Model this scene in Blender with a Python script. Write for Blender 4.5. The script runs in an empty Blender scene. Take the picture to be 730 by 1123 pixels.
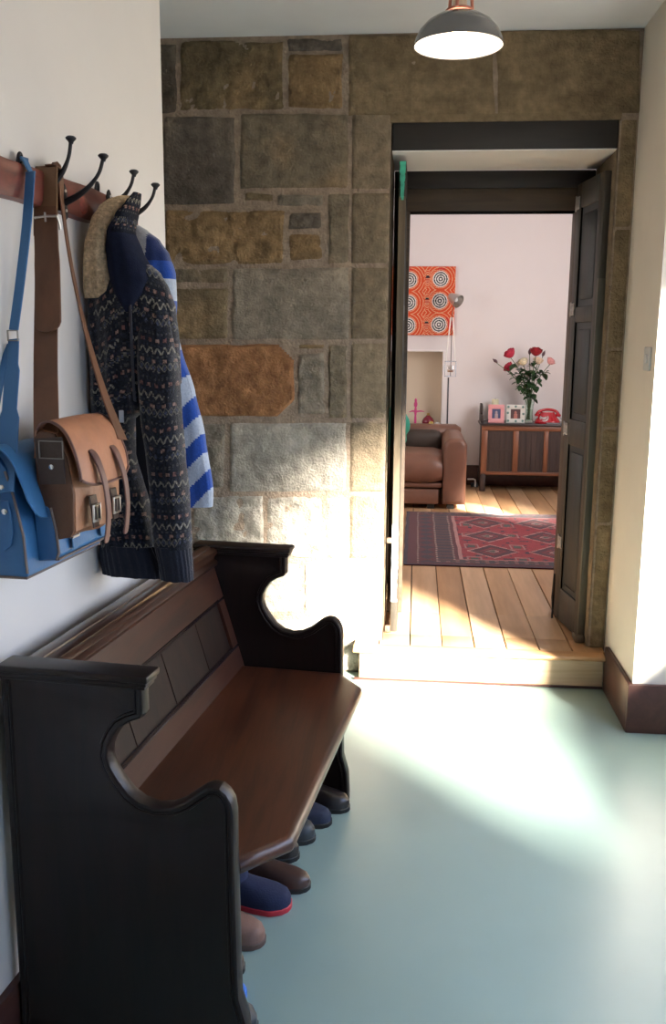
import bpy, math, random
from mathutils import Vector, Matrix, noise
from mathutils.geometry import tessellate_polygon
random.seed(7)
PI = math.pi
SC = bpy.context.scene
COL = SC.collection
def V3(*a): return Vector(a)
# ---------------------------------------------------------------- camera
F = 1000.0; CX = 365.0; CY = 561.5; EYE = V3(0, 0, 1.5)
_p = math.radians(10.57); _y = math.radians(-5.12); _r = math.radians(.44)
FW = V3(math.sin(_y)*math.cos(_p), math.cos(_y)*math.cos(_p), -math.sin(_p))
_r0 = V3(math.cos(_y), -math.sin(_y), 0); _u0 = _r0.cross(FW)
RT = _r0*math.cos(_r)+_u0*math.sin(_r); UP = _u0*math.cos(_r)-_r0*math.sin(_r)
cam = bpy.data.cameras.new('camera'); co = bpy.data.objects.new('camera', cam); COL.objects.link(co)
cam.sensor_fit = 'VERTICAL'; cam.sensor_height = 24; cam.lens = 24*F/1123; cam.clip_start = .05
co.matrix_world = Matrix(((RT.x, UP.x, -FW.x, EYE.x), (RT.y, UP.y, -FW.y, EYE.y), (RT.z, UP.z, -FW.z, EYE.z), (0, 0, 0, 1)))
SC.camera = co
# survey helpers: where a sight line meets a plane of the room
def at(px, py, n, d):
    v = FW+RT*((px-CX)/F)-UP*((py-CY)/F); n = Vector(n); return EYE+v*((d-n.dot(EYE))/n.dot(v))
def atY(px, py, y): return at(px, py, (0, 1, 0), y)
# left wall axes: a runs along the wall, b out from it
TH = math.radians(6.1)
AA = V3(math.sin(TH), math.cos(TH), 0); BB = V3(math.cos(TH), -math.sin(TH), 0)
def W(a, b, z): return AA*a+BB*b+V3(0, 0, z)
def atA(px, py, a):
    P = at(px, py, AA, a); return (P.dot(BB), P.z)
# ---------------------------------------------------------------- materials
MATS = {}
def node_mat(name):
    m = bpy.data.materials.new(name); m.use_nodes = True; nt = m.node_tree
    return m, nt, nt.nodes['Principled BSDF']
def N(nt, t, **k):
    n = nt.nodes.new(t)
    for a, v in k.items():
        if a.startswith('i_'): n.inputs[a[2:].replace('_', ' ')].default_value = v
        else: setattr(n, a, v)
    return n
def ramp(nt, fac, stops):
    r = N(nt, 'ShaderNodeValToRGB'); e = r.color_ramp.elements
    while len(e) < len(stops): e.new(.5)
    for i, (p, c) in enumerate(stops): e[i].position = p; e[i].color = (*c, 1)
    nt.links.new(fac, r.inputs[0]); return r.outputs[0]
def coords(nt, scale=(1, 1, 1), rot=(0, 0, 0)):
    t = N(nt, 'ShaderNodeTexCoord'); mp = N(nt, 'ShaderNodeMapping')
    mp.inputs['Scale'].default_value = scale; mp.inputs['Rotation'].default_value = rot
    nt.links.new(t.outputs['Object'], mp.inputs[0]); return mp.outputs[0]
def bump(nt, bs, h, strength=.3, dist=.01):
    b = N(nt, 'ShaderNodeBump'); b.inputs['Strength'].default_value = strength; b.inputs['Distance'].default_value = dist
    nt.links.new(h, b.inputs['Height']); nt.links.new(b.outputs[0], bs.inputs['Normal'])
def plain(name, c, rough=.6, metal=0, bs_=0, bscale=200, var=.0, vscale=6, spec=.5, coat=0, sheen=0):
    if name in MATS: return MATS[name]
    m, nt, b = node_mat(name)
    b.inputs['Roughness'].default_value = rough; b.inputs['Metallic'].default_value = metal
    b.inputs['Specular IOR Level'].default_value = spec; b.inputs['Coat Weight'].default_value = coat
    b.inputs['Sheen Weight'].default_value = sheen
    co_ = coords(nt)
    nz = N(nt, 'ShaderNodeTexNoise', i_Scale=vscale, i_Detail=5.0); nt.links.new(co_, nz.inputs['Vector'])
    lo = tuple(x*(1-var) for x in c); hi = tuple(min(1, x*(1+var)) for x in c)
    nt.links.new(ramp(nt, nz.outputs[0], [(.3, lo), (.7, hi)]), b.inputs['Base Color'])
    if bs_:
        n2 = N(nt, 'ShaderNodeTexNoise', i_Scale=bscale, i_Detail=4.0); nt.links.new(co_, n2.inputs['Vector'])
        bump(nt, b, n2.outputs[0], bs_, .004)
    MATS[name] = m; return m
def wood(name, c1, c2, axis='Y', rough=.4, coat=0, scale=1., bs_=.15, spec=.5, c3=None):
    if name in MATS: return MATS[name]
    m, nt, b = node_mat(name)
    s = {'X': (2, 22, 22), 'Y': (22, 2, 22), 'Z': (22, 22, 2)}[axis]
    co_ = coords(nt, tuple(x*scale for x in s))
    nz = N(nt, 'ShaderNodeTexNoise', i_Scale=1.0, i_Detail=8.0, i_Roughness=.65, i_Distortion=.6); nt.links.new(co_, nz.inputs['Vector'])
    st = [(.3, c1), (.68, c2)] if c3 is None else [(.25, c1), (.5, c2), (.75, c3)]
    nt.links.new(ramp(nt, nz.outputs[0], st), b.inputs['Base Color'])
    b.inputs['Roughness'].default_value = rough; b.inputs['Coat Weight'].default_value = coat; b.inputs['Specular IOR Level'].default_value = spec
    b.inputs['Coat Roughness'].default_value = .25
    bump(nt, b, nz.outputs[0], bs_, .002)
    MATS[name] = m; return m
def attr_mat(name, rough=.8, mottle=.0, mscale=20, bs_=.3, bscale=150, bdist=.004, sheen=0, spec=.4, vor=0):
    if name in MATS: return MATS[name]
    m, nt, b = node_mat(name)
    at_ = N(nt, 'ShaderNodeVertexColor', layer_name='Col')
    co_ = coords(nt)
    nz = N(nt, 'ShaderNodeTexNoise', i_Scale=mscale, i_Detail=7.0, i_Roughness=.6); nt.links.new(co_, nz.inputs['Vector'])
    mx = N(nt, 'ShaderNodeMix', data_type='RGBA', blend_type='MULTIPLY'); mx.inputs[0].default_value = 1
    g = ramp(nt, nz.outputs[0], [(.3, (1-mottle,)*3), (.7, (1+mottle,)*3)])
    nt.links.new(at_.outputs[0], mx.inputs[6]); nt.links.new(g, mx.inputs[7]); nt.links.new(mx.outputs[2], b.inputs['Base Color'])
    b.inputs['Roughness'].default_value = rough; b.inputs['Sheen Weight'].default_value = sheen; b.inputs['Specular IOR Level'].default_value = spec
    n2 = N(nt, 'ShaderNodeTexNoise', i_Scale=bscale, i_Detail=6.0); nt.links.new(co_, n2.inputs['Vector'])
    bump(nt, b, n2.outputs[0], bs_, bdist)
    MATS[name] = m; return m
def glassy(name, c=(.9, 1, .95), rough=.02):
    m, nt, b = node_mat(name); b.inputs['Base Color'].default_value = (*c, 1); b.inputs['Transmission Weight'].default_value = 1
    b.inputs['Roughness'].default_value = rough; b.inputs['IOR'].default_value = 1.3; return m
def emit(name, c, s):
    m, nt, b = node_mat(name); b.inputs['Emission Color'].default_value = (*c, 1); b.inputs['Emission Strength'].default_value = s; return m
# ---------------------------------------------------------------- mesh builder
class MB:
    def __init__(s): s.v = []; s.f = []; s.c = []; s.mi = []
    def add(s, vs, fs, col=None, mi=0):
        o = len(s.v); s.v += [tuple(x) for x in vs]
        for i, f in enumerate(fs):
            s.f.append([o+k for k in f]); s.c.append(col[i] if isinstance(col, list) else col); s.mi.append(mi)
        return s
    def box(s, lo, hi, M=None, bev=0, col=None):
        x0, y0, z0 = lo; x1, y1, z1 = hi
        if bev > 0:
            b = min(bev, (x1-x0)/2.01, (y1-y0)/2.01, (z1-z0)/2.01)
            rings = []
            def ring(z, i):
                k = .3*b
                return [V3(x0+i+b, y0+i, z), V3(x1-i-b, y0+i, z), V3(x1-i-k, y0+i+k, z), V3(x1-i, y0+i+b, z), V3(x1-i, y1-i-b, z), V3(x1-i-k, y1-i-k, z), V3(x1-i-b, y1-i, z), V3(x0+i+b, y1-i, z), V3(x0+i+k, y1-i-k, z), V3(x0+i, y1-i-b, z), V3(x0+i, y0+i+b, z), V3(x0+i+k, y0+i+k, z)]
            def ring2(z, i):
                ii = min(i, b)
                return ring(z, ii)
            rings = [ring2(z0, b*.9), ring2(z0+.3*b, b*.3), ring2(z0+b, 0), ring2(z1-b, 0), ring2(z1-.3*b, b*.3), ring2(z1, b*.9)]
            if M: rings = [[M @ p for p in r] for r in rings]
            return s.loft(rings, col=col)
        P = [V3(x, y, z) for z in (z0, z1) for y in (y0, y1) for x in (x0, x1)]
        if M: P = [M @ p for p in P]
        return s.add(P, [(0, 2, 3, 1), (4, 5, 7, 6), (0, 1, 5, 4), (2, 6, 7, 3), (0, 4, 6, 2), (1, 3, 7, 5)], col)
    def loft(s, rings, cap=True, closed=True, col=None, colf=None):
        n = len(rings[0]); vs = [p for r in rings for p in r]; fs = []; cs = []
        m = n if closed else n-1
        for i in range(len(rings)-1):
            for j in range(m):
                k = (j+1) % n
                fs.append((i*n+j, i*n+k, (i+1)*n+k, (i+1)*n+j))
                if colf: cs.append(colf((rings[i][j]+rings[i+1][k])/2, i, j))
        if cap:
            fs.append(tuple(reversed(range(n)))); fs.append(tuple(range((len(rings)-1)*n, len(rings)*n)))
            if colf: cs += [cs[0], cs[-1]]
        return s.add(vs, fs, cs if colf else col)
    def tube(s, path, r, seg=10, col=None, flat=1.0):
        path = [Vector(p) for p in path]; rings = []; prev = None
        for i, p in enumerate(path):
            t = (path[min(i+1, len(path)-1)]-path[max(i-1, 0)]).normalized()
            if prev is None:
                u = t.cross(V3(0, 0, 1)); u = t.cross(V3(0, 1, 0)) if u.length < .1 else u
            else: u = prev-t*prev.dot(t)
            u.normalize(); w = t.cross(u); prev = u
            rr = r[i] if isinstance(r, (list, tuple)) else r
            rings.append([p+(u*math.cos(2*PI*k/seg)+w*math.sin(2*PI*k/seg)*flat)*rr for k in range(seg)])
        return s.loft(rings, col=col)
    def lathe(s, prof, c, seg=24, axis=V3(0, 0, 1), col=None, cap=True, colf=None):
        axis = axis.normalized(); u = axis.orthogonal().normalized(); w = axis.cross(u); c = Vector(c)
        return s.loft([[c+axis*h+(u*math.cos(2*PI*k/seg)+w*math.sin(2*PI*k/seg))*max(r, .0004) for k in range(seg)] for r, h in prof], col=col, cap=cap, colf=colf)
    def ribbon(s, path, wdir, hw, th, col=None, rnd=True):
        path = [Vector(p) for p in path]; rings = []
        for i, p in enumerate(path):
            t = (path[min(i+1, len(path)-1)]-path[max(i-1, 0)]).normalized()
            w = Vector(wdir[i]) if isinstance(wdir, list) else Vector(wdir)
            w = (w-t*w.dot(t)).normalized(); n = t.cross(w); h = hw[i] if isinstance(hw, (list, tuple)) else hw
            e = min(h, th*.5); q = th/2
            rings.append([p+w*(-h)-n*q*.4, p+w*(-h+e*.6)-n*q, p+w*(h-e*.6)-n*q, p+w*h-n*q*.4, p+w*h+n*q*.4, p+w*(h-e*.6)+n*q, p+w*(-h+e*.6)+n*q, p+w*(-h)+n*q*.4])
        return s.loft(rings, col=col)
    def blob(s, c, rx, ry, rz, M=None, seg=16, rings=10, f=None, col=None):
        R = []
        for i in range(rings+1):
            a = -PI/2+PI*i/rings; r = max(math.cos(a), .02)
            ring = []
            for k in range(seg):
                d = V3(r*math.cos(2*PI*k/seg), r*math.sin(2*PI*k/seg), math.sin(a))
                q = f(d) if f else 1
                p = V3(d.x*rx*q, d.y*ry*q, d.z*rz*q)
                if M: p = M @ p
                ring.append(p+Vector(c))
            R.append(ring)
        return s.loft(R, col=col)
    def prism(s, poly, f, t0, t1, bead=None, col=None):
        """poly: 2D outline; f(u,v,t) -> 3D; bead: list of (inset, t) rings"""
        n = len(poly); nr = []
        ar = sum(poly[i][0]*poly[(i+1) % n][1]-poly[(i+1) % n][0]*poly[i][1] for i in range(n)); sg = 1 if ar > 0 else -1
        for i in range(n):
            x0, y0 = poly[i-1]; x1, y1 = poly[(i+1) % n]; dx, dy = x1-x0, y1-y0; L = math.hypot(dx, dy) or 1
            nr.append((-dy/L*sg, dx/L*sg))
        bead = bead or [(0, t0), (0, t1)]
        s.loft([[f(poly[i][0]+nr[i][0]*ins, poly[i][1]+nr[i][1]*ins, t) for i in range(n)] for ins, t in bead], cap=False, col=col)
        for (ins, t), rev in ((bead[0], True), (bead[-1], False)):     # flat faces, triangulated
            q = [V3(poly[i][0]+nr[i][0]*ins, poly[i][1]+nr[i][1]*ins, 0) for i in range(n)]
            tris = tessellate_polygon([q])
            s.add([f(p.x, p.y, t) for p in q], [tuple(reversed(k)) if rev else tuple(k) for k in tris], col)
        return s
    def grid(s, nu, nv, pf, cf=None):
        vs = [pf(i/nu, j/nv) for j in range(nv+1) for i in range(nu+1)]
        fs = []; cs = []
        for j in range(nv):
            for i in range(nu):
                k = j*(nu+1)+i; fs.append((k, k+1, k+nu+2, k+nu+1))
                if cf: cs.append(cf((i+.5)/nu, (j+.5)/nv))
        return s.add(vs, fs, cs if cf else None)
    def build(s, name, mats, parent=None, sharp=35, loc=None, weld=True):
        me = bpy.data.meshes.new(name); org = Vector(loc) if loc is not None else (Vector(parent['_o']) if parent is not None and '_o' in parent else V3(0, 0, 0))
        me.from_pydata([tuple(Vector(p)-org) for p in s.v], [], s.f)
        for m in (mats if isinstance(mats, (list, tuple)) else [mats]): me.materials.append(m)
        me.polygons.foreach_set('material_index', s.mi)
        if any(c is not None for c in s.c):
            a = me.color_attributes.new('Col', 'FLOAT_COLOR', 'CORNER'); d = []
            for p, c in zip(me.polygons, s.c):
                c = c or (.5, .5, .5); d += [c[0], c[1], c[2], 1.]*len(p.vertices)
            a.data.foreach_set('color', d)
        me.polygons.foreach_set('use_smooth', [True]*len(me.polygons)); me.validate(); me.update()
        import bmesh
        bm = bmesh.new(); bm.from_mesh(me); bmesh.ops.remove_doubles(bm, verts=bm.verts, dist=1e-5) if weld else None; bmesh.ops.recalc_face_normals(bm, faces=bm.faces); bm.to_mesh(me); bm.free()
        me.set_sharp_from_angle(angle=math.radians(sharp))
        o = bpy.data.objects.new(name, me); COL.objects.link(o)
        if parent is not None: o.parent = parent; o['_o'] = tuple(org)
        else: o.location = org; o['_o'] = tuple(org)
        return o
def tag(o, label=None, cat=None, group=None, kind=None):
    if label: o['label'] = label
    if cat: o['category'] = cat
    if group: o['group'] = group
    if kind: o['kind'] = kind
    return o
def thing(name, loc, label, cat, group=None):
    o = bpy.data.objects.new(name, None); COL.objects.link(o); o.empty_display_size = .1
    o.location = loc; o['_o'] = tuple(loc); return tag(o, label, cat, group)
def struct(name, mb, m, **k):
    o = mb.build(name, m, **k); o['kind'] = 'structure'; return o
def srgb(r, g, b):
    return tuple(((x/255+.055)/1.055)**2.4 if x > 10 else x/255/12.92 for x in (r, g, b))
def mixc(a, b, t): return tuple(x*(1-t)+y*t for x, y in zip(a, b))
def smooth(path, n=6, closed=False):
    P = [Vector(p) for p in path]; out = []; m = len(P)
    for i in range(m if closed else m-1):
        if closed: p0, p1, p2, p3 = P[i-1], P[i], P[(i+1) % m], P[(i+2) % m]
        else: p0, p1, p2, p3 = P[max(i-1, 0)], P[i], P[i+1], P[min(i+2, m-1)]
        for k in range(n):
            t = k/n; out.append(.5*((2*p1)+(p2-p0)*t+(2*p0-5*p1+4*p2-p3)*t*t+(3*p1-p0-3*p2+p3)*t**3))
    if not closed: out.append(P[-1])
    return out
def interp(tab, x):
    """tab: list of (x, v1, v2..) sorted by x"""
    if x <= tab[0][0]: return tab[0][1:]
    for p, q in zip(tab, tab[1:]):
        if x <= q[0]:
            t = (x-p[0])/(q[0]-p[0]); t = t*t*(3-2*t)*.4+t*.6; return tuple(a*(1-t)+b*t for a, b in zip(p[1:], q[1:]))
    return tab[-1][1:]
# materials used widely
wall_paint = plain('wall_paint', (.68, .635, .59), .75, bs_=.08, bscale=60, var=.02)
right_paint = plain('right_wall_paint', (.78, .72, .63), .7, bs_=.06, bscale=60, var=.02)
pink_paint = plain('far_wall_paint', (.78, .735, .73), .8, var=.01)
cream_paint = plain('cream_recess_paint', (.80, .68, .52), .8, var=.01)
ceil_paint = plain('ceiling_paint', (.72, .73, .76), .85, var=.02)
lino = plain('green_lino', (.28, .38, .34), .34, var=.05, vscale=3, bs_=.02, bscale=300, spec=.45)
skirt_wood = wood('skirting_brown', (.045, .016, .012), (.085, .034, .026), 'Y', .4)
pew_dark = wood('pew_dark', (.006, .0035, .003), (.016, .008, .006), 'Z', .4, .04, spec=.3)
pew_mid = wood('pew_mid', (.006, .003, .002), (.038, .012, .006), 'Y', .45, .05, scale=.5, spec=.3, c3=(.016, .006, .004))
pew_seat = wood('pew_seat', (.004, .0025, .002), (.075, .022, .009), 'Y', .36, .08, scale=.6, c3=(.010, .005, .003))
black_iron = plain('black_iron', (.018, .017, .02), .45, .5, bs_=.1)
chrome = plain('chrome', (.75, .75, .75), .2, 1)
plain('dull_metal', (.3, .28, .25), .4, .9)
silver = plain('silver_metal', (.6, .58, .55), .3, 1)
# ================================================================= SETTING
T = 2.735
HF = struct('floor', MB().box((-2.4, -1.4, -.05), (1.36, 4.3, 0)), lino)
struct('ceiling', MB().box((-2.4, -1.4, T), (1.5, 4.1, T+.1)), ceil_paint)
m = MB()
P = [W(-1.35, -1.03, 0), W(2.63, -1.03, 0), W(2.63, -1.17, 0), W(-1.35, -1.17, 0)]
m.loft([[p+V3(0, 0, z) for p in P] for z in (0, T)])
struct('wall_left', m, wall_paint)
struct('wall_recess', MB().box((-2.5, -1.4, 0), (-2.4, 4.4, T)), wall_paint)
struct('wall_rear', MB().box((-2.4, -1.5, 0), (1.5, -1.4, T)), wall_paint)
# right wall: pier by the stone wall, deep reveal to the window
m = MB().box((.868, 3.47, 0), (1.5, 4.46, T))
m.box((1.36, 3.1, 0), (1.5, 3.47, T)).box((1.36, -1.4, 0), (1.5, 1.2, T))
m.box((1.36, 1.2, 0), (1.5, 3.1, .62)).box((1.36, 1.2, 2.05), (1.5, 3.1, T))
m.box((.868, -1.4, 0), (1.36, .5, T))
struct('wall_right', m, right_paint)
wn = struct('window_1', MB().box((1.42, 1.2, .62), (1.47, 1.25, 2.05)).box((1.42, 3.05, .62), (1.47, 3.1, 2.05)).box((1.42, 1.25, .62), (1.47, 3.05, .67)).box((1.42, 1.25, 2.0), (1.47, 3.05, 2.05)), plain('white_gloss', (.8, .8, .78), .3))
MB().box((1.43, 2.13, .67), (1.46, 2.16, 2.0)).build('glazing_bar', MATS['white_gloss'], wn)
gm = bpy.data.materials.new('window_pane_glass'); gm.use_nodes = True; nt = gm.node_tree; nt.nodes.remove(nt.nodes['Principled BSDF'])
tr = N(nt, 'ShaderNodeBsdfTransparent'); gl = N(nt, 'ShaderNodeBsdfGlossy'); gl.inputs['Roughness'].default_value = .02
mx = N(nt, 'ShaderNodeMixShader'); mx.inputs[0].default_value = .06
nt.links.new(tr.outputs[0], mx.inputs[1]); nt.links.new(gl.outputs[0], mx.inputs[2]); nt.links.new(mx.outputs[0], nt.nodes['Material Output'].inputs[0])
MB().box((1.443, 1.25, .67), (1.447, 3.05, 2.0)).build('pane', gm, wn)
# skirtings
m = MB().box((.848, 3.455, 0), (.868, 3.905, .2), bev=.004).box((.848, 3.448, 0), (1.36, 3.468, .2), bev=.004)
struct('baseboard_right', m, skirt_wood)
Pk = [W(-1.35, -1.03, 0), W(2.63, -1.03, 0), W(2.63, -1.013, 0), W(-1.35, -1.013, 0)]
m = MB(); m.loft([[p+V3(0, 0, z) for p in Pk] for z in (0, .115)])
struct('baseboard_left', m, skirt_wood)
# ---------------- stone wall
YS = 4.0
mort = srgb(154, 136, 118)
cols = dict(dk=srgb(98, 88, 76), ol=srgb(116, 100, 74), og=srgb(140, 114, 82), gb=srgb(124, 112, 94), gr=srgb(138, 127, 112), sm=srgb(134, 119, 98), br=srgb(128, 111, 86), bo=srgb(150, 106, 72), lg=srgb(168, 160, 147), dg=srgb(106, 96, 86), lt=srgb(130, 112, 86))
st = MB()
def stone(x0, y0, x1, y1, c, rough=.012, corner=0, prot=0., jit=.008, quad=None):
    """a stone: bounds measured on the wall plane"""
    q = quad or [(x0, y1), (x1, y1), (x1, y0), (x0, y0)]
    C4 = [atY(px, py, YS) for px, py in q]
    C4 = [V3(p.x+random.uniform(-jit, jit)*.5, 0, p.z+random.uniform(-jit, jit)*.5) for p in C4]
    w = (C4[1]-C4[0]).length; h = (C4[3]-C4[0]).length; g = .003
    nu = max(4, int(w/.011)); nv = max(4, int(h/.011)); seed = random.uniform(0, 100); base = cols[c]; ck = random.uniform(.92, 1.06); cc = tuple(x*ck for x in base)
    def P_(u, v):
        p = C4[0]*(1-u)*(1-v)+C4[1]*u*(1-v)+C4[2]*u*v+C4[3]*(1-u)*v
        return p
    def pf(u, v):
        su = g/w+(1-2*g/w)*u; sv = g/h+(1-2*g/h)*v; p = P_(su, v*(1-2*g/h)+g/h)
        p.x += noise.noise(V3(p.x*9, p.z*9, seed))*.006*(1 if jit > .002 else .2); p.z += noise.noise(V3(p.x*9+5, p.z*9, seed))*.006*(1 if jit > .002 else .2)
        d = min(u*w, (1-u)*w, v*h, (1-v)*h)
        if corner:
            cu = (1-u)*w; cv = min(v*h, (1-v)*h)
            d = min(d, (cu+cv-corner)*.7)
        e = max(0, min(1, d/(.011 if rough > .004 else .004))); e = e*e*(3-2*e)
        n1 = noise.noise(V3(p.x*14, p.z*14, seed))+.5*noise.noise(V3(p.x*32, p.z*32, seed+3))+.3*noise.noise(V3(p.x*80, p.z*80, seed+7))
        return V3(p.x, YS+.0125-e*(.0125+prot)-n1*rough*e, p.z)
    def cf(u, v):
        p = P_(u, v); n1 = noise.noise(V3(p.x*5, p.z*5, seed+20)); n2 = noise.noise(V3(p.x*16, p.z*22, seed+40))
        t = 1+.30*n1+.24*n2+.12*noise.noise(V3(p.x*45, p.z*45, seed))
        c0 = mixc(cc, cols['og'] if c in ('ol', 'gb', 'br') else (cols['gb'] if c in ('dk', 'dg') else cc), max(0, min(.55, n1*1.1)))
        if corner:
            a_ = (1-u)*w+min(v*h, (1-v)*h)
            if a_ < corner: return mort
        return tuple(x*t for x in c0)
    st.grid(nu, nv, pf, cf)
S = stone
# (px bounds on the wall plane)
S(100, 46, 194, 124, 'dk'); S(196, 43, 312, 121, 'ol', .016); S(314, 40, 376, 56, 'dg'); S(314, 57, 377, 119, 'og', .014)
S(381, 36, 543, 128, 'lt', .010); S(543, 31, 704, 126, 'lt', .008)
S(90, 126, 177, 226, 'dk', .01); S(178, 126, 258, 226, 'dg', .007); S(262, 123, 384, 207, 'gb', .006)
S(100, 229, 181, 292, 'br', .016); S(181, 229, 312, 291, 'og', .018); S(266, 211, 300, 222, 'br', .01); S(302, 211, 356, 227, 'gr', .01)
S(315, 231, 354, 252, 'dg', .01); S(316, 255, 354, 286, 'og', .012); S(358, 210, 384, 290, 'gb', .006)
S(100, 294, 178, 312, 'br', .012); S(180, 293, 250, 312, 'gb', .012); S(120, 315, 250, 373, 'br', .012); S(253, 293, 384, 373, 'gr', .005)
S(100, 377, 186, 460, 'br', .012); S(186, 376, 323, 458, 'bo', .012, corner=.075, prot=.012); S(326, 386, 356, 456, 'gr', .012); S(326, 376, 356, 384, 'br', .006)
S(359, 377, 382, 460, 'gb', .012)
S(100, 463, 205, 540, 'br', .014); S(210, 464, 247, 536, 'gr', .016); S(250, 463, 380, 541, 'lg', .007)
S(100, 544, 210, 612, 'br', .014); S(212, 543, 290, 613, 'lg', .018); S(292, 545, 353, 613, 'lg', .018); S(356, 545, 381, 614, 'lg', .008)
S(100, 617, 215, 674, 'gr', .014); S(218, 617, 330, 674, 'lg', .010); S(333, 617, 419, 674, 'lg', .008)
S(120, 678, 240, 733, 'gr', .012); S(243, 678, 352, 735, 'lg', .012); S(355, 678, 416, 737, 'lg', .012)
# dressed margin stones of the jamb
for a_, b_ in ((123, 208), (210, 290), (292, 373), (375, 460), (462, 541), (543, 614)):
    S(384.5, a_, 0, b_, 'sm', .0012, jit=.001, quad=[(384.5-(b_-130)*.006, b_), (429.6-(b_-130)*.0185, b_), (429.6-(a_-130)*.0185, a_), (384.5-(a_-130)*.006, a_)])
for a_, b_ in ((129, 250), (250, 383), (383, 470), (470, 575), (575, 712)):
    q = [(680.5-(b_-129)*.0603, b_), (700.5-(b_-129)*.0644, b_), (700.5-(a_-129)*.0644, a_), (680.5-(a_-129)*.0603, a_)]
    S(0, a_, 0, b_, 'lt', .0035, jit=.001, quad=q)
stone_mat = attr_mat('sandstone', .9, .26, 26, 1., 95, .010, spec=.2)
XL_, XR_, ZT = -.124, .79, 2.392
m = st
def jointy(lo, hi, nu, nv):
    m.box((lo[0], YS+.009, lo[1]), (hi[0], 4.45, hi[1]), col=mort)
jointy((-2.4, 0), (XL_-.004, ZT+.03), 1, 1); jointy((XR_+.004, .0), (.868, ZT+.03), 1, 1); jointy((-2.4, ZT+.03), (.868, T), 1, 1)
# stone returns of the reveal
for X_, sg in ((XL_, 1), (XR_, -1)):
    m.grid(16, 80, lambda u, v: V3(X_+sg*(.002*noise.noise(V3(u*8, v*30, sg))), YS+.003+u*.44, .0+v*ZT), lambda u, v: tuple(x*(1+.2*noise.noise(V3(u*4, v*18, sg))) for x in cols['sm']))
m.box((XL_-.01, YS+.004, ZT), (XR_+.01, 4.44, ZT+.03), col=cols['lt'])
struct('wall_back', m, stone_mat, sharp=60)
# lower courses beside the left jamb use the lighter grey stone colour
# ---------------- boarded floor of the next room with doorway boards
bw = .1435
bm_ = MB()
X = -.285-bw*15; i = 0
boardcols = [srgb(206, 170, 134), srgb(198, 160, 122), srgb(214, 180, 146), srgb(192, 152, 114)]
x = -2.4
while x < 2.0:
    k = round(x/bw)
    c = boardcols[(k*7) % 4]; g = .0022+.002*((k*5) % 3 == 1)
    y0 = 3.935 if (x > -.30 and x < .80) else 4.45
    x1 = min(x+bw-g, .866) if y0 < 4 else x+bw-g
    if y0 < 4:
        bm_.box((max(x+g, -.250), y0, .135), (x1, 4.10, .16), bev=.002, col=c); bm_.box((max(x+g, XL_), 4.1, .135), (min(x1, XR_), 4.46, .16), col=c)
        if True: bm_.box((x+g, 4.4605, .135), (x+bw-g, 8.8, .16), bev=.002, col=c)
    else: bm_.box((x+g, 4.4605, .135), (x+bw-g, 8.8, .16), bev=.002, col=c)
    x = (k+1)*bw if x > -2.39 else math.ceil(-2.4/bw)*bw
bm_.box((-2.4, 4.46, .08), (2.0, 8.8, .134), col=(.02, .012, .008)); bm_.box((XL_, 3.94, .08), (XR_, 4.46, .134), col=(.02, .012, .008))
fm = attr_mat('floorboards', .38, .0, 10, .1, 60, .002, spec=.4)
nt = fm.node_tree   # grain along the boards
mpn = [n for n in nt.nodes if n.type == 'MAPPING'][0]; mpn.inputs['Scale'].default_value = (1.6, .14, 1.6)
for n in nt.nodes:
    if n.type == 'VALTORGB': n.color_ramp.elements[0].color = (.8, .74, .66, 1); n.color_ramp.elements[1].color = (1.1, 1.08, 1.05, 1)
struct('floor', bm_, fm)
# step: riser and rounded nosing
tx = thing('wooden_step', (.3, 3.91, 0), 'pale wooden step below the stone doorway, rising from the green floor', 'step')
sw = wood('step_wood', srgb(176, 146, 112), srgb(214, 188, 154), 'X', .5)
MB().box((-.225, 3.91, 0), (.847, 3.935, .134)).box((-.225, 3.935, 0), (-.2, 4.0, .134)).build('riser', sw, tx)
nz_ = MB(); prof = [(3.94, .135), (3.885, .135), (3.877, .139), (3.873, .147), (3.877, .156), (3.886, .16), (3.94, .16)]
nz_.loft([[V3(xx, y, z) for y, z in prof] for xx in (-.252, .847)])
nz_.build('nosing', wood('nosing_wood', srgb(170, 120, 76), srgb(206, 160, 112), 'X', .4), tx)
MB().box((-.25, 3.9, .004), (.847, 3.909, .012)).build('bottom_edge', skirt_wood, tx)
# ---------------- lintel, soffit, frame
old = wood('old_lintel_wood', (.010, .008, .007), (.022, .016, .013), 'X', .6)
brown_old = wood('old_brown_wood', (.030, .019, .011), (.075, .048, .028), 'X', .6)
struct('trim_1', MB().box((XL_+.001, YS+.004, 2.283), (XR_-.001, YS+.09, ZT-.001), bev=.003), old)
struct('trim_2', MB().box((XL_+.001, YS+.0045, 2.278), (XR_-.001, 4.44, 2.2825)), plain('white_soffit', (.74, .73, .71), .7))
struct('trim_3', MB().box((XL_+.001, 4.441, 2.20), (XR_-.001, 4.60, 2.2775), bev=.003), old)
fr = MB().box((XL_+.001, 4.443, 2.100), (XR_-.001, 4.56, 2.199), bev=.003).box((XL_+.001, 4.443, .16), (-.048, 4.56, 2.1), bev=.003).box((.712, 4.443, .16), (XR_-.001, 4.56, 2.1), bev=.003)
door_old = wood('door_old_wood', (.010, .012, .010), (.04, .034, .025), 'Z', .6, c3=(.055, .045, .032))
struct('trim_4', fr, brown_old)
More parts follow.
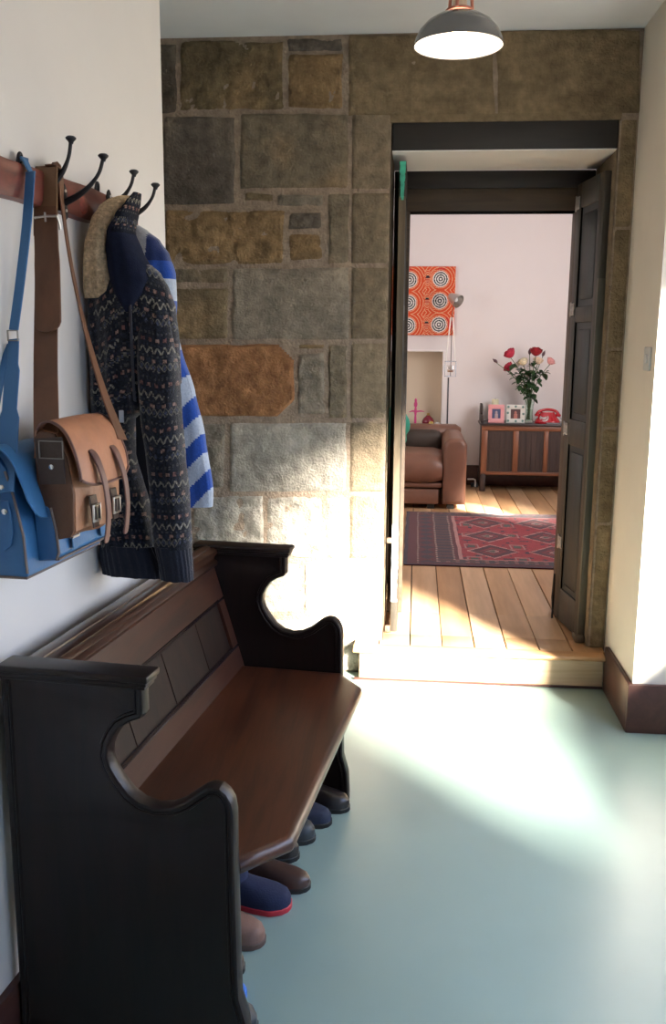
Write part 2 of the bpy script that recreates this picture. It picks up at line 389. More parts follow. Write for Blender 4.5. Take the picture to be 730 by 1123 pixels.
# ---------------- the two old door leaves
def leaf(n, origin, ang, w, h, th, label_side, face):
    """local x: hinge to free edge; y: thickness; z up"""
    M = Matrix.Translation(origin) @ Matrix.Rotation(ang, 4, 'Z')
    m = MB(); sw_ = .062
    for x0, x1, z0, z1 in ((0, sw_, 0, h), (w-sw_, w, 0, h), (sw_, w-sw_, 0, .16), (sw_, w-sw_, .86, .98), (sw_, w-sw_, h-.11, h), (sw_, w-sw_, 1.42, 1.49)):
        m.box((x0, -th/2, z0), (x1, th/2, z1), M, bev=.004)
    d = m.build('door_%d' % n, door_old, loc=origin); d['kind'] = 'structure'
    for z0, z1 in ((.16, .86), (.98, 1.42), (1.49, h-.11)):
        MB().box((sw_, -th*.18, z0), (w-sw_, th*.18, z1), M).box((sw_+.03, -th*.32, z0+.03), (w-sw_-.03, th*.32, z1-.03), M, bev=.01).build('door_panel', wood('door_panel_wood', (.006, .010, .010), (.020, .024, .022), 'Z', .55), d)
    return d, M
dL, ML = leaf(1, V3(-.079, 4.432, .18), -PI/2, .365, 2.075, .03, 'left', 1)
gp = plain('green_door_paint', (.05, .42, .28), .6, var=.3, vscale=40)
wp = plain('pale_door_edge', (.55, .62, .60), .6, var=.35, vscale=30)  # pale blue-grey strips low on the left leaf's edge
grp = wood('worn_edge_wood', (.07, .05, .03), (.16, .12, .075), 'Z', .7)
grb = MB().box((.3655, -.0145, .30), (.3675, .0145, 1.93), ML); grb.build('worn_edge', grp, dL)['label'] = 'bare worn door edge'
g_ = MB()
for i in range(14):
    zc = 2.07-i*.011-.006; ww = .0145*(1-.045*i)*random.uniform(.75, 1)
    g_.box((.3656, -ww+random.uniform(-.002, .002), zc-.006), (.3685, ww, zc+.0065), ML)
g_.build('edge_patch', gp, dL)['label'] = 'bright green paint remnant at the top edge'
g_ = MB()
for i in range(30):
    zc = .50-i*.012; g_.box((.3676, -.0145, zc-.0065), (.369, .0145*random.uniform(.5, 1), zc+.0065), ML)
g_.build('edge_patch', wp, dL)['label'] = 'pale blue-grey patch low on the edge'
MB().box((.355, -.040, .0), (.375, -.016, .03), ML, bev=.003).box((.355, -.040, .42), (.372, -.016, .445), ML, bev=.003).build('hinge', plain('rusty_iron', (.10, .06, .04), .6, var=.3, vscale=60), dL)
ang = math.atan2(4.08-4.425, .776-.722)
dR, MR = leaf(2, V3(.722, 4.425, .175), ang, .35, 2.035, .032, 'right', -1)
lw = plain('pale_hinge_paint', (.34, .31, .29), .55, var=.3, vscale=60)
for zz in (1.95, 1.48, .93, .38):
    h_ = MB().box((-.004, -.021, zz-.035), (.006, -.0, zz+.035), MR, bev=.002).box((.006, -.0205, zz-.028), (.05, -.0165, zz+.028), MR, bev=.001)
    for dz in (-.018, .018): h_.lathe([(.004, 0), (.0035, .002), (.001, .003)], MR @ V3(.032, -.0205, zz+dz), 8, axis=(MR.to_3x3() @ V3(0, -1, 0)))
    h_.build('hinge', lw, dR)
MB().tube([MR @ V3(.012, -.03, .03), MR @ V3(.012, -.032, .10), MR @ V3(.012, -.03, .22)], [.004, .008, .005], 8).tube([MR @ V3(.012, -.03, .03), MR @ V3(.02, -.034, -.004), MR @ V3(.034, -.034, .004)], [.005, .005, .003], 8).build('bolt', black_iron, dR)
MB().box((.335, -.0175, .02), (.3515, .0175, 1.6), MR, bev=.003).build('worn_edge', wood('worn_green_edge', (.045, .055, .045), (.12, .10, .07), 'Z', .6), dR)
MB().box((.745, 4.05, .16), (.789, 4.14, .195), bev=.008).build('door_stop', grp, dR)
# light switch
sx = thing('light_switch', (.868, 3.57, 1.445), 'small white light switch plate on the cream right-hand wall', 'light switch')
MB().box((.8595, 3.53, 1.402), (.8675, 3.618, 1.49), bev=.003).build('plate', plain('switch_white', (.62, .62, .60), .4), sx)
MB().box((.855, 3.562, 1.43), (.860, 3.586, 1.463), bev=.002).build('rocker', plain('switch_rocker', (.7, .7, .69), .35), sx)
# ---------------- next room shell
FY = 8.75; FT = 2.85; FX = 2.0
m = MB()
NX0, NX1, NZ0, NZ1 = -1.0, .245, .715, 1.42
m.box((-2.4, FY, .1), (NX0, FY+.3, FT)).box((NX1, FY, .1), (FX, FY+.3, FT)).box((NX0, FY, NZ1), (NX1, FY+.3, FT)).box((NX0, FY, .1), (NX1, FY+.3, NZ0))
struct('wall_far', m, pink_paint)
struct('wall_alcove', MB().box((NX0-.05, FY+.24, NZ0-.05), (NX1+.05, FY+.32, NZ1+.05)).box((NX1-.006, FY+.002, NZ0), (NX1, FY+.24, NZ1)), cream_paint)
struct('trim_5', MB().box((NX0-.05, FY-.012, NZ1-.005), (NX1+.005, FY+.01, NZ1+.012), bev=.003).box((NX1-.005, FY-.014, NZ0), (NX1+.035, FY+.01, NZ1+.012), bev=.003).box((NX0-.1, FY-.03, NZ0-.03), (NX1+.05, FY+.24, NZ0), bev=.004), plain('alcove_white', (.82, .78, .76), .5))
struct('baseboard_far', MB().box((-2.4, FY-.02, .16), (FX, FY, .35), bev=.004), skirt_wood)
struct('ceiling', MB().box((-2.4, 4.46, FT), (FX, FY+.1, FT+.1)), ceil_paint)
struct('wall_far_left', MB().box((-2.5, 4.46, .1), (-2.4, FY+.1, FT)), pink_paint)
m = MB().box((FX, 4.46, .1), (FX+.06, 5.30, FT)).box((FX, 5.86, .1), (FX+.06, FY+.1, FT)).box((FX, 5.30, .1), (FX+.06, 5.86, .98)).box((FX, 5.30, 1.36), (FX+.06, 5.86, FT))
struct('wall_far_right', m, pink_paint)
w2 = struct('window_2', MB().box((FX+.02, 5.30, .98), (FX+.05, 5.32, 1.36)).box((FX+.02, 5.84, .98), (FX+.05, 5.86, 1.36)).box((FX+.02, 5.32, .98), (FX+.05, 5.84, 1.0)).box((FX+.02, 5.32, 1.34), (FX+.05, 5.84, 1.36)), MATS['white_gloss'])
MB().box((FX+.033, 5.32, 1.0), (FX+.037, 5.84, 1.34)).build('pane', gm, w2)
struct('wall_near', MB().box((-2.4, 4.452, .1), (XL_-.002, 4.4595, FT)).box((XR_+.002, 4.452, .1), (FX, 4.4595, FT)).box((XL_-.002, 4.452, 2.3), (XR_+.002, 4.4595, FT)), pink_paint)

# ================================================================= PEW
AN, AF, TP = 1.60, 2.755, .04
outl = [(-1.008, 0), (-1.008, .846), (-.708, .848), (-.7, .843), (-.699, .768), (-.706, .758), (-.732, .747), (-.75, .735), (-.765, .714), (-.775, .692), (-.778, .670), (-.772, .648), (-.757, .622), (-.735, .594), (-.712, .578), (-.681, .570), (-.648, .575), (-.619, .590), (-.591, .612), (-.575, .624), (-.560, .629), (-.543, .627), (-.528, .615), (-.518, .597), (-.514, .572), (-.5135, .475), (-.510, .24), (-.508, .16), (-.492, .10), (-.488, .03), (-.488, 0)]
def refine(poly, step=.012):
    out = []
    for i in range(len(poly)):
        p, q = poly[i], poly[(i+1) % len(poly)]; d = math.hypot(q[0]-p[0], q[1]-p[1]); n = max(1, int(d/step)) if d < .05 else max(1, int(d/.04))
        for k in range(n): out.append((p[0]+(q[0]-p[0])*k/n, p[1]+(q[1]-p[1])*k/n))
    return out
po = refine(outl)
pew = thing('church_pew', W(2.18, -.75, 0), 'dark wooden church pew with scrolled ends against the white left wall', 'bench')
def end_panel(a0):
    m = MB(); b = [(.0225, 0.006), (.0215, .0055), (.020, .0015), (.017, 0.0015), (.015, .004), (.013, .0015), (.006, 0), (.002, .002), (0, .008), (-.0015, .02), (0, TP-.008), (.002, TP-.002), (.006, TP), (.013, TP-.0015), (.015, TP-.004), (.017, TP-.0015), (.020, TP-.0015), (.0215, TP-.0055), (.0225, TP-.006)]
    m.prism(po, lambda u, v, t: W(a0+t, u, v), 0, 0, bead=b)
    e = m.build('end_panel', pew_dark, pew, sharp=30)
    # moulded cap on the top block
    c = MB()
    for o_, z0, z1 in ((.010, .829, .838), (.014, .838, .853), (.006, .821, .829)):
        c.box((0, 0, 0), (TP+2*o_, .312+o_, z1-z0), Matrix.Translation(W(a0-o_, -1.008, z0)) @ Matrix(((AA.x, BB.x, 0, 0), (AA.y, BB.y, 0, 0), (0, 0, 1, 0), (0, 0, 0, 1))), bev=.004)
    c.build('cap_moulding', pew_dark, e)
    return e
end_panel(AN); end_panel(AF)
AX = Matrix(((AA.x, BB.x, 0, 0), (AA.y, BB.y, 0, 0), (0, 0, 1, 0), (0, 0, 0, 1)))   # local (a,b,z)
def abox(m, a0, a1, b0, b1, z0, z1, bev=0.): return m.box((a0, b0, z0), (a1, b1, z1), AX, bev=bev)
# seat
A0, A1 = AN+TP, AF
seat = [(A0, -.87), (A0, -.513), (AN-.0 + .035, -.508)][:2]+[(A0+.105, -.43), (A0+.115, -.427), (A1-.115, -.427), (A1-.105, -.43), (A1, -.513), (A1, -.87)]
m = MB(); m.prism(refine(seat, .02), lambda u, v, t: W(u, v, t), 0, 0, bead=[(.012, .415), (.004, .419), (0, .427), (0, .433), (.003, .444), (.010, .450), (.02, .451)])
m.build('seat', pew_seat, pew, sharp=40)
m = MB(); abox(m, A0, A1, -.60, -.575, .34, .414, .003); m.build('seat_rail', pew_dark, pew)
# raking back
kb = -.3
def bk(a, s, t): # s = height above seat along plane, t = thickness outwards
    return W(a, -.845+kb*s+t*.95, .45+s+t*.28)
bkM = lambda m, a0, a1, s0, s1, t0, t1: m.loft([[bk(a, s0, t0), bk(a, s0, t1), bk(a, s1, t1), bk(a, s1, t0)] for a in (a0, a1)])
back = bkM(MB(), A0, A1, -.03, .385, -.022, -.010).build('backrest', pew_mid, pew)
fm_ = MB(); bkM(fm_, A0, A1, -.01, .062, -.010, .004); bkM(fm_, A0, A1, .232, .345, -.010, .004)
for a0, a1 in ((A0, A0+.05), (A1-.05, A1)): bkM(fm_, a0, a1, .062, .232, -.010, .004)
fm_.build('back_frame', wood('pew_frame', (.007, .003, .002), (.044, .013, .006), 'Y', .45, .05, scale=.5, spec=.3, c3=(.018, .006, .004)), back)
for j, a0 in enumerate((A0+.05, A0+.05+.27, A0+.05+.54, A0+.05+.81)):
    bkM(MB(), a0+.002, min(a0+.266, A1-.05), .066, .228, -.0098, -.006).build('back_board', wood('pew_board', (.005, .003, .002), (.022, .008, .005), 'Z', .5, .0, spec=.25), back)
pm = MB()
for s0 in (.062, .220):
    pm.loft([[bk(a, s0+ds, t) for ds, t in ((0, -.006), (0, .004), (.004, .008), (.009, .004), (.012, -.004))] for a in (A0, A1)])
pm.build('bead_moulding', plain('polished_bead', (.02, .012, .012), .22, coat=.6), back)
tr_ = MB(); prof = [(.330, .004), (.330, .016), (.338, .022), (.346, .018), (.350, .012), (.356, .014), (.366, .030), (.378, .034), (.386, .026), (.388, .016), (.392, .016), (.398, .006), (.400, -.012), (.396, -.03), (.33, -.03)]
tr_.loft([[bk(a, s, t) for s, t in prof] for a in (A0, A1)])
tr_.build('top_rail', wood('pew_rail', (.008, .004, .003), (.06, .020, .009), 'Y', .32, .2), pew, sharp=50)
# ================================================================= SHOES
def shoe(name, a, b, ang, L, wd, hgt, label, mat, solemat, tall=0, cat='shoe', open_=True, trim=None):
    """toe points along +b rotated by ang; (a,b) is the toe tip on the floor"""
    root = thing(name, W(a, b, 0), label, cat, 'shoes tucked under the pew')
    dirv = (BB*math.cos(ang)+AA*math.sin(ang)); sd = V3(-dirv.y, dirv.x, 0); toe = W(a, b, 0)
    def P(x, y, z): return toe-dirv*(L*(1-x))+sd*y+V3(0, 0, z)   # x:0 heel..1 toe
    hwt = [(0, .30), (.04, .62), (.15, .74), (.4, .70), (.65, .95), (.8, 1.0), (.92, .78), (.985, .42), (1, .12)]
    so = MB(); n = 24
    xs = [.5-.5*math.cos(PI*i/n) for i in range(n+1)]
    out = [(x, interp(hwt, x)[0]*wd/2) for x in xs]; ring = out+[(x, -y) for x, y in reversed(out)]
    so.loft([[P(x+(x-.5)*e, y*(1+e*2), z) for x, y in ring] for e, z in ((0, 0), (.02, .002), (.02, .014), (.0, .016))])
    so.build('sole', solemat, root)
    ht = [(0, hgt*.9), (.1, hgt), (.25, hgt*.98), (.45, hgt*.92), (.62, hgt*.74), (.8, hgt*.60), (.93, hgt*.5), (1, hgt*.30)]
    up = MB(); R = []
    for x in xs:
        w2 = interp(hwt, x)[0]*wd/2*.98; h2 = interp(ht, x)[0]
        R.append([P(x, w2*math.copysign(abs(math.cos(t))**.7, math.cos(t)), .015+max(0, math.sin(t))**.8*h2 if math.sin(t) > 0 else .012) for t in [PI*k/12 for k in range(13)]])
    up.loft(R, closed=True)
    if tall:
        cx_ = .28; rr = []
        for z, rx, ry in ((hgt*.6, .30*L, wd*.40), (hgt*1.0, .25*L, wd*.42), (hgt+tall*.4, .215*L, wd*.43), (hgt+tall, .23*L, wd*.47), (hgt+tall, .20*L, wd*.42), (hgt+tall*.5, .18*L, wd*.36)):
            rr.append([P(cx_, ry*math.sin(t), z)+dirv*rx*math.cos(t) for t in [2*PI*k/18 for k in range(18)]])
        up.loft(rr)
    u_ = up.build('upper', mat, root)
    if open_ and not tall:
        ln = MB(); ln.loft([[P(.30, 0, .015+hgt*z)+dirv*(L*.20*s)*math.cos(t)+sd*(wd*.30*s)*math.sin(t) for t in [2*PI*k/18 for k in range(18)]] for z, s in ((.93, 1.12), (1.06, 1.1), (1.06, .92), (.96, .85))])
        ln.build('collar', trim or solemat, root)
    return root
dkl = plain('dark_shoe_leather', (.02, .014, .012), .35, var=.2); sol = plain('black_rubber', (.012, .012, .012), .6)
nav = plain('navy_suede', (.016, .022, .045), .8, bs_=.3); tanl = plain('tan_suede', (.22, .12, .085), .7, var=.15, bs_=.2); brl = plain('brown_shoe_leather', (.07, .035, .025), .35, var=.2)
gry = plain('grey_rubber', (.03, .034, .036), .5); redt = plain('red_trim', (.45, .02, .035), .5); blu = plain('bright_blue', (.02, .16, .6), .5); olv = plain('olive_shoe', (.06, .05, .035), .6)
shoe('ankle_boot', 2.70, -.475, -.12, .27, .085, .075, 'dark brown ankle boot furthest along under the pew', dkl, sol, tall=.09, cat='boot')
shoe('ankle_boot', 2.60, -.515, -.1, .27, .09, .07, 'navy suede ankle boot beside the furthest brown boot', nav, sol, tall=.08, cat='boot')
shoe('trainer', 2.50, -.545, 0, .26, .09, .085, 'dark grey shoe toe, third from the far end under the pew', gry, sol)
shoe('trainer', 2.395, -.57, .05, .25, .085, .08, 'dark shoe mostly hidden at mid pew beside the navy shoes', dkl, sol)
shoe('loafer', 2.25, -.505, -.1, .25, .085, .06, 'brown leather shoe toe just behind the red trimmed slipper', brl, sol)
s_ = shoe('slipper_boot', 2.155, -.535, 0, .25, .10, .075, 'navy slipper boot with a red sole edge under the pew front', plain('navy_felt', (.014, .02, .055), .9, bs_=.3), redt, tall=.10, cat='slipper', trim=redt)
shoe('loafer', 1.995, -.565, -.12, .25, .09, .075, 'tan suede slip-on shoe near the front corner of the pew', tanl, plain('tan_sole', (.10, .06, .045), .7), trim=dkl)
shoe('loafer', 1.885, -.585, 0, .25, .085, .07, 'brown slip-on shoe behind the nearest pew end', brl, sol)
shoe('sandal', 1.80, -.555, .05, .25, .085, .035, 'bright blue shoe edge beside the near pew end', blu, blu)
shoe('walking_shoe', 1.70, -.50, -.05, .27, .095, .085, 'dark grey walking shoe nearest the camera beside the pew end', gry, sol)

# ================================================================= COAT RACK
rk = thing('coat_rack', W(1.97, -1.03, 1.77), 'reddish old timber coat rack with black iron hooks on the left wall', 'coat rack')
m = MB(); n = 46; R = []
for i in range(n+1):
    a = 1.45+(2.372-1.45)*i/n
    zt = 1.855+.006*noise.noise(V3(a*7, 0, 0)); zb = 1.778+.007*noise.noise(V3(a*6, 5, 0)); o_ = .003*noise.noise(V3(a*20, 9, 0))
    R.append([W(a, -1.029, zb), W(a, -1.008+o_, zb+.003), W(a, -1.004+o_, zb+.012), W(a, -1.003+o_*1.5, (zt+zb)/2), W(a, -1.004+o_, zt-.010), W(a, -1.008+o_, zt-.002), W(a, -1.029, zt)])
m.loft(R); brd = m.build('board', wood('rack_red_wood', (.025, .008, .006), (.16, .035, .022), 'Y', .45, .2, c3=(.09, .04, .028)), rk)
MB().lathe([(.022, 0), (.021, .003), (.012, .006), (.001, .006)], W(2.055, -1.006, 1.808), 16, axis=BB).build('wood_knot', plain('knot_red', (.18, .03, .018), .5, var=.5, vscale=60), brd)
def hook(a, zb, tipb, tipz, bend=1.):
    m = MB()
    m.prism(refine([(-.011, -.034), (-.013, .02), (-.008, .032), (0, .038), (.008, .032), (.013, .02), (.011, -.034), (0, -.042)], .008), lambda u, v, t: W(a+u, -1.003+t, zb+v-.01), 0, 0, bead=[(0, 0), (0, .003), (.003, .005)])
    p0 = (-1.0, zb-.012)
    pts = [W(a, p0[0], p0[1]), W(a, p0[0]+(tipb+1)*.30, p0[1]+.012), W(a, p0[0]+(tipb+1)*.62, p0[1]+(tipz-p0[1])*.33), W(a, p0[0]+(tipb+1)*.88, p0[1]+(tipz-p0[1])*.62), W(a, tipb, tipz-.004)]
    m.tube(smooth(pts, 6), [.0085-.0045*min(1, i/16) for i in range(25)], 10)
    m.lathe([(.004, -.010), (.006, -.005), (.011, 0), (.0115, .003), (.008, .006), (.001, .007)], W(a, tipb, tipz-.004), 14)
    h = m.build('hook', black_iron, rk)
    for dz in (.012, -.030): MB().lathe([(.0035, 0), (.003, .002), (.0005, .0028)], W(a, -.998, zb+dz), 8, axis=BB).build('screw', silver, h)
hook(1.909, 1.845, -.955, 1.925); hook(1.958, 1.812, -.905, 1.897); hook(2.19, 1.835, -.934, 1.905); hook(2.306, 1.822, -.926, 1.893)
hook(1.56, 1.835, -.93, 1.90)
for a in (1.80, 2.155):
    MB().tube(smooth([W(a-.008, -1.016, 1.853), W(a-.006, -1.014, 1.868), W(a, -1.014, 1.874), W(a+.006, -1.014, 1.868), W(a+.008, -1.016, 1.853)], 4), .0035, 8).build('hanging_eye', black_iron, rk)

# ================================================================= BLUE SATCHEL
blL = plain('blue_leather', (.036, .135, .29), .42, bs_=.12, bscale=120, var=.06, spec=.4)
blE = plain('leather_cut_edge', (.16, .12, .10), .7)
bs = thing('satchel', W(1.75, -.975, 1.04), 'blue leather satchel hanging by its strap from the coat rack', 'bag')
A_, B_, Z_ = 1.60, 1.925, 1.035
gus = refine([(-1.025, 1.045), (-1.015, Z_), (-.935, Z_), (-.930, 1.045), (-.935, 1.12), (-.952, 1.20), (-.968, 1.252), (-.99, 1.275), (-1.02, 1.28), (-1.025, 1.27)], .03)
MB().prism(gus, lambda u, v, t: W(t, u, v), 0, 0, bead=[(.004, A_), (0, A_+.002), (0, B_-.002), (.004, B_)]).build('body', blL, bs)
MB().tube([W(A_-.001, u, v) for u, v in ((-.932, 1.045), (-.936, 1.12), (-.953, 1.20), (-.968, 1.248))], .003, 6).tube([W(A_-.001, -1.02, Z_), W(A_-.001, -.935, Z_), W(B_, -.935, Z_)], .003, 6).build('edge_piping', blE, bs)
path = smooth([W(1.765, -1.018, 1.20), W(1.765, -1.016, 1.275), W(1.765, -.985, 1.295), W(1.765, -.955, 1.275), W(1.765, -.935, 1.235), W(1.765, -.918, 1.185), W(1.765, -.908, 1.15)], 6)
MB().ribbon(path, AA, [.172]*30+[.168, .166, .162, .158, .150, .14, .12][:len(path)-30] if len(path) > 30 else .17, .005).build('flap', blL, bs)
pk = MB(); pk.prism(refine([(-.936, 1.058), (-.895, 1.062), (-.886, 1.075), (-.892, 1.16), (-.905, 1.175), (-.94, 1.19)], .02), lambda u, v, t: W(t, u, v), 0, 0, bead=[(.005, 1.645), (0, 1.65), (0, 1.88), (.005, 1.885)])
pko = pk.build('front_pocket', blL, bs)
MB().tube([W(1.645, u, v) for u, v in ((-.90, 1.17), (-.89, 1.12), (-.887, 1.08), (-.893, 1.063))], .0028, 6).tube([W(1.645, -.889, 1.065), W(1.885, -.889, 1.065)], .0028, 6).build('edge_piping', blE, pko)
for a in (1.70, 1.83):
    MB().ribbon([W(a, -.886, 1.15), W(a, -.881, 1.12), W(a, -.879, 1.078)], AA, [.013, .013, .011], .003).build('closing_strap', blL, pko)
    MB().box((a-.016, -.882, 1.10), (a+.016, -.876, 1.104), AX).box((a-.016, -.882, 1.128), (a+.016, -.876, 1.132), AX).box((a-.016, -.882, 1.10), (a-.012, -.876, 1.132), AX).box((a+.012, -.882, 1.10), (a+.016, -.876, 1.132), AX).build('buckle', silver, pko)
# gusset tab, rivets
MB().ribbon([W(A_-.004, -.985, 1.19), W(A_-.005, -.985, 1.16), W(A_-.005, -.985, 1.125), W(A_-.004, -.985, 1.10), W(A_-.004, -.985, 1.09)], BB, [.022, .028, .030, .024, .010], .004).build('strap_tab', blL, bs)
def P6(px, py, a):
    b, z = atA(px, py, a); return W(a, b, z)
for px, py in ((2, 535), (5, 561)): rv = MB().lathe([(.0065, 0), (.006, .002), (.003, .004), (.0005, .0045)], P6(px, py, A_-.008), 12, axis=-AA).build('rivet', plain('pale_nickel', (.75, .74, .7), .25, 1), bs)
MB().ribbon(smooth([P6(33.5, 189, 1.80), P6(33, 196, 1.79), P6(29, 250, 1.77), P6(22, 310, 1.75), P6(15, 362, 1.73)], 5), BB, .0105, .004).build('strap', blL, bs)
MB().ribbon(smooth([P6(33.5, 189, 1.80), W(1.80, -1.005, 1.862), W(1.82, -1.018, 1.858)], 3), AA, .010, .004).build('strap_loop', blL, bs)
sp = MB().ribbon(smooth([P6(15, 372, 1.73), P6(14, 400, 1.71), P6(11, 440, 1.67), P6(8, 490, 1.63), P6(4, 540, 1.588)], 5), BB, [.012]*6+[.016]*6+[.022]*9, .004)
sp.build('strap', blL, bs)
MB().ribbon(smooth([P6(12, 378, 1.73), P6(4, 400, 1.71), P6(-4, 440, 1.67), P6(-14, 500, 1.63)], 5), BB, .009, .004).build('strap', blL, bs)
bk_ = MB()
c0 = P6(14, 368, 1.725)
for dx, dz, hx, hz in ((0, .010, .012, .0011), (0, -.010, .012, .0011), (-.011, 0, .0011, .010), (.011, 0, .0011, .010)):
    bk_.box((-.002, dx-hx, dz-hz), (.002, dx+hx, dz+hz), Matrix.Translation(c0) @ AX, bev=.0005)
bk_.build('buckle', MATS['dull_metal'], bs)

# ================================================================= TAN SATCHEL
tnL = plain('tan_leather', (.30, .135, .065), .5, bs_=.25, bscale=70, var=.22, vscale=14)
tnF = plain('tan_flap_leather', (.37, .155, .075), .5, bs_=.25, bscale=70, var=.18, vscale=14)
brS = plain('brown_strap_leather', (.13, .052, .022), .55, bs_=.2, bscale=90, var=.25, vscale=12)
dkT = plain('dark_brown_leather', (.045, .022, .013), .5, bs_=.2, var=.2)
stT = plain('purple_brown_strap', (.14, .065, .05), .5, var=.15)
ts = thing('satchel', W(1.75, -.89, 1.10), 'small tan leather satchel with two buckled straps hanging in front of the blue one', 'bag')
TA, TB = 1.65, 1.86
gus = refine([(-.925, 1.108), (-.918, 1.10), (-.862, 1.112), (-.852, 1.122), (-.850, 1.20), (-.862, 1.27), (-.885, 1.318), (-.915, 1.325), (-.93, 1.31)], .02)
def puff(u, v, t):
    s = (t-TA)/(TB-TA); return W(t, u+(.010*math.sin(PI*s) if u > -.88 else 0), v+.003*math.sin(9*s))
MB().prism(gus, puff, 0, 0, bead=[(.006, TA), (0, TA+.003)]+[(0, TA+.003+(TB-TA-.006)*i/8) for i in range(1, 8)]+[(0, TB-.003), (.006, TB)]).build('body', [tnL], ts)
gs = MB(); gs.prism([( -.9255, 1.106), (-.918, 1.099), (-.862, 1.111), (-.855, 1.122), (-.852, 1.20), (-.863, 1.27), (-.886, 1.317), (-.916, 1.324), (-.9305, 1.31)], lambda u, v, t: W(t, u, v), 0, 0, bead=[(.003, TA-.004), (0, TA-.002), (-.001, TA+.006)]).build('gusset', plain('gusset_shaded_brown', (.10, .042, .018), .6, bs_=.2, var=.25, vscale=12), ts)  # gusset brown darkened for the shade on its camera-facing side
path = smooth([W(1.755, -.928, 1.27), W(1.755, -.922, 1.325), W(1.755, -.895, 1.342), W(1.755, -.862, 1.322), W(1.755, -.842, 1.28), W(1.755, -.832, 1.235), W(1.755, -.830, 1.212)], 6)
fl = MB(); R = []
for i, p in enumerate(path):
    s = i/(len(path)-1); row = []
    for k in range(21):
        u = -1+2*k/20; h = .108+.003*s
        cr = .016*max(0, s-.85)/.15*abs(u)**4
        q = p+AA*u*h+BB*(.012*(1-u*u)*s+.0022*noise.noise(V3(u*3, s*6, 1)))+V3(0, 0, .006*(1-abs(u)**3)*(1-s)+cr)
        row.append(q)
    R.append(row+[q-BB*.004-V3(0, 0, .002) for q in reversed(row)])
fl.loft(R); flo = fl.build('flap', tnF, ts)
MB().tube([r[0] for r in R][6:], .003, 6).tube(R[-1][:21], .003, 6).tube([r[20] for r in R][6:], .003, 6).build('edge_binding', stT, flo)
for a, da in ((1.70, .012), (1.795, .012)):
    st_ = MB().ribbon(smooth([W(a, -.838, 1.282), W(a, -.824, 1.265), W(a+da*.2, -.810, 1.22), W(a+da*.6, -.806, 1.165), W(a+da*1.2, -.812, 1.12), W(a+da*1.3, -.818, 1.088)], 5), AA, [.006, .010, .012]+[.0115]*4+[.010]*8+[.0095]*4+[.010]*4+[.011, .010, .006], .004)
    so_ = st_.build('closing_strap', stT, ts)
    bk_ = MB(); Mx = Matrix.Translation(W(a-.004, -.826, 1.155)) @ AX
    for u, v, hu, hv in ((0, .016, .017, .0022), (0, -.016, .017, .0022), (-.015, 0, .0022, .018), (.015, 0, .0022, .018), (0, 0, .0015, .016)):
        bk_.box((u-hu, -.002, v-hv), (u+hu, .002, v+hv), Mx, bev=.0007)
    bk_.build('buckle', silver, so_)
    MB().ribbon([W(a-.004, -.835, 1.19), W(a-.004, -.830, 1.16), W(a-.004, -.829, 1.125)], AA, [.015, .015, .013], .004).build('strap_keeper', dkT, so_)
# tab on gusset with ring and rivet
MB().ribbon([P6(53, 480, 1.645), P6(55, 500, 1.643), P6(58, 531, 1.643)], BB, [.030, .030, .027], .004).build('strap_tab', dkT, ts)
rg = MB(); c0 = P6(56, 495, 1.638)
for u, v, hu, hv in ((0, .020, .026, .0009), (0, -.014, .026, .0009), (-.025, .003, .0011, .017), (.025, .003, .0011, .017)):
    rg.box((-.0018, u-hu, v-hv), (.0018, u+hu, v+hv), Matrix.Translation(c0) @ AX, bev=.0006)
rg.build('metal_loop', plain('dull_metal', (.3, .28, .25), .4, .9), ts)
MB().lathe([(.0055, 0), (.005, .002), (.0005, .0035)], P6(56.5, 512, 1.639), 12, axis=-AA).build('rivet', MATS['pale_nickel'], ts)
# wide strap, over the hook and down the far side
MB().ribbon(smooth([P6(49, 184, 1.905), P6(50, 190, 1.888), P6(50, 240, 1.86), P6(51, 300, 1.82), P6(50, 400, 1.75), P6(51, 482, 1.655)], 6), BB, .0265, .004).build('strap', brS, ts)
MB().ribbon(smooth([P6(50, 240, 1.853), P6(52, 300, 1.812), P6(53, 345, 1.783), P6(53, 358, 1.774), P6(53, 364, 1.770)], 5), BB, [.027]*4+[.0285]*10+[.027, .026, .024, .021, .017, .012, .006], .005).build('strap_end', wood('strap_end_leather', (.10, .038, .016), (.18, .075, .032), 'Z', .55), ts)
MB().ribbon(smooth([P6(50, 184, 1.882), P6(50, 215, 1.872), P6(50, 238, 1.862), P6(50, 256, 1.846)], 5), BB, .0272, .004).build('strap_holder', plain('mid_brown_strap', (.17, .085, .035), .55, bs_=.2, var=.15), ts)
bk_ = MB(); bk_.tube([P6(38, 239, 1.845), P6(50, 237, 1.842), P6(62, 237, 1.845), P6(65, 244, 1.86), P6(66, 252, 1.865)], .0028, 8).tube([P6(49, 233, 1.842), P6(50, 243, 1.838)], .0022, 8)
bk_.build('buckle', silver, ts)
MB().ribbon(smooth([P6(50, 184, 1.905), P6(61, 183.5, 1.915), P6(66, 192, 1.93), P6(69, 230, 1.935), P6(78, 290, 1.93), P6(92, 355, 1.915), P6(112, 425, 1.885), P6(134, 482, 1.862)], 6), [W(1.9, -.99, 0).normalized()+BB*k_ for k_ in [.5-.35*min(1, i/18) for i in range(28)]+[.15+.3*min(1, i/14) for i in range(15)]], .021, .0035).build('strap', brS, ts)

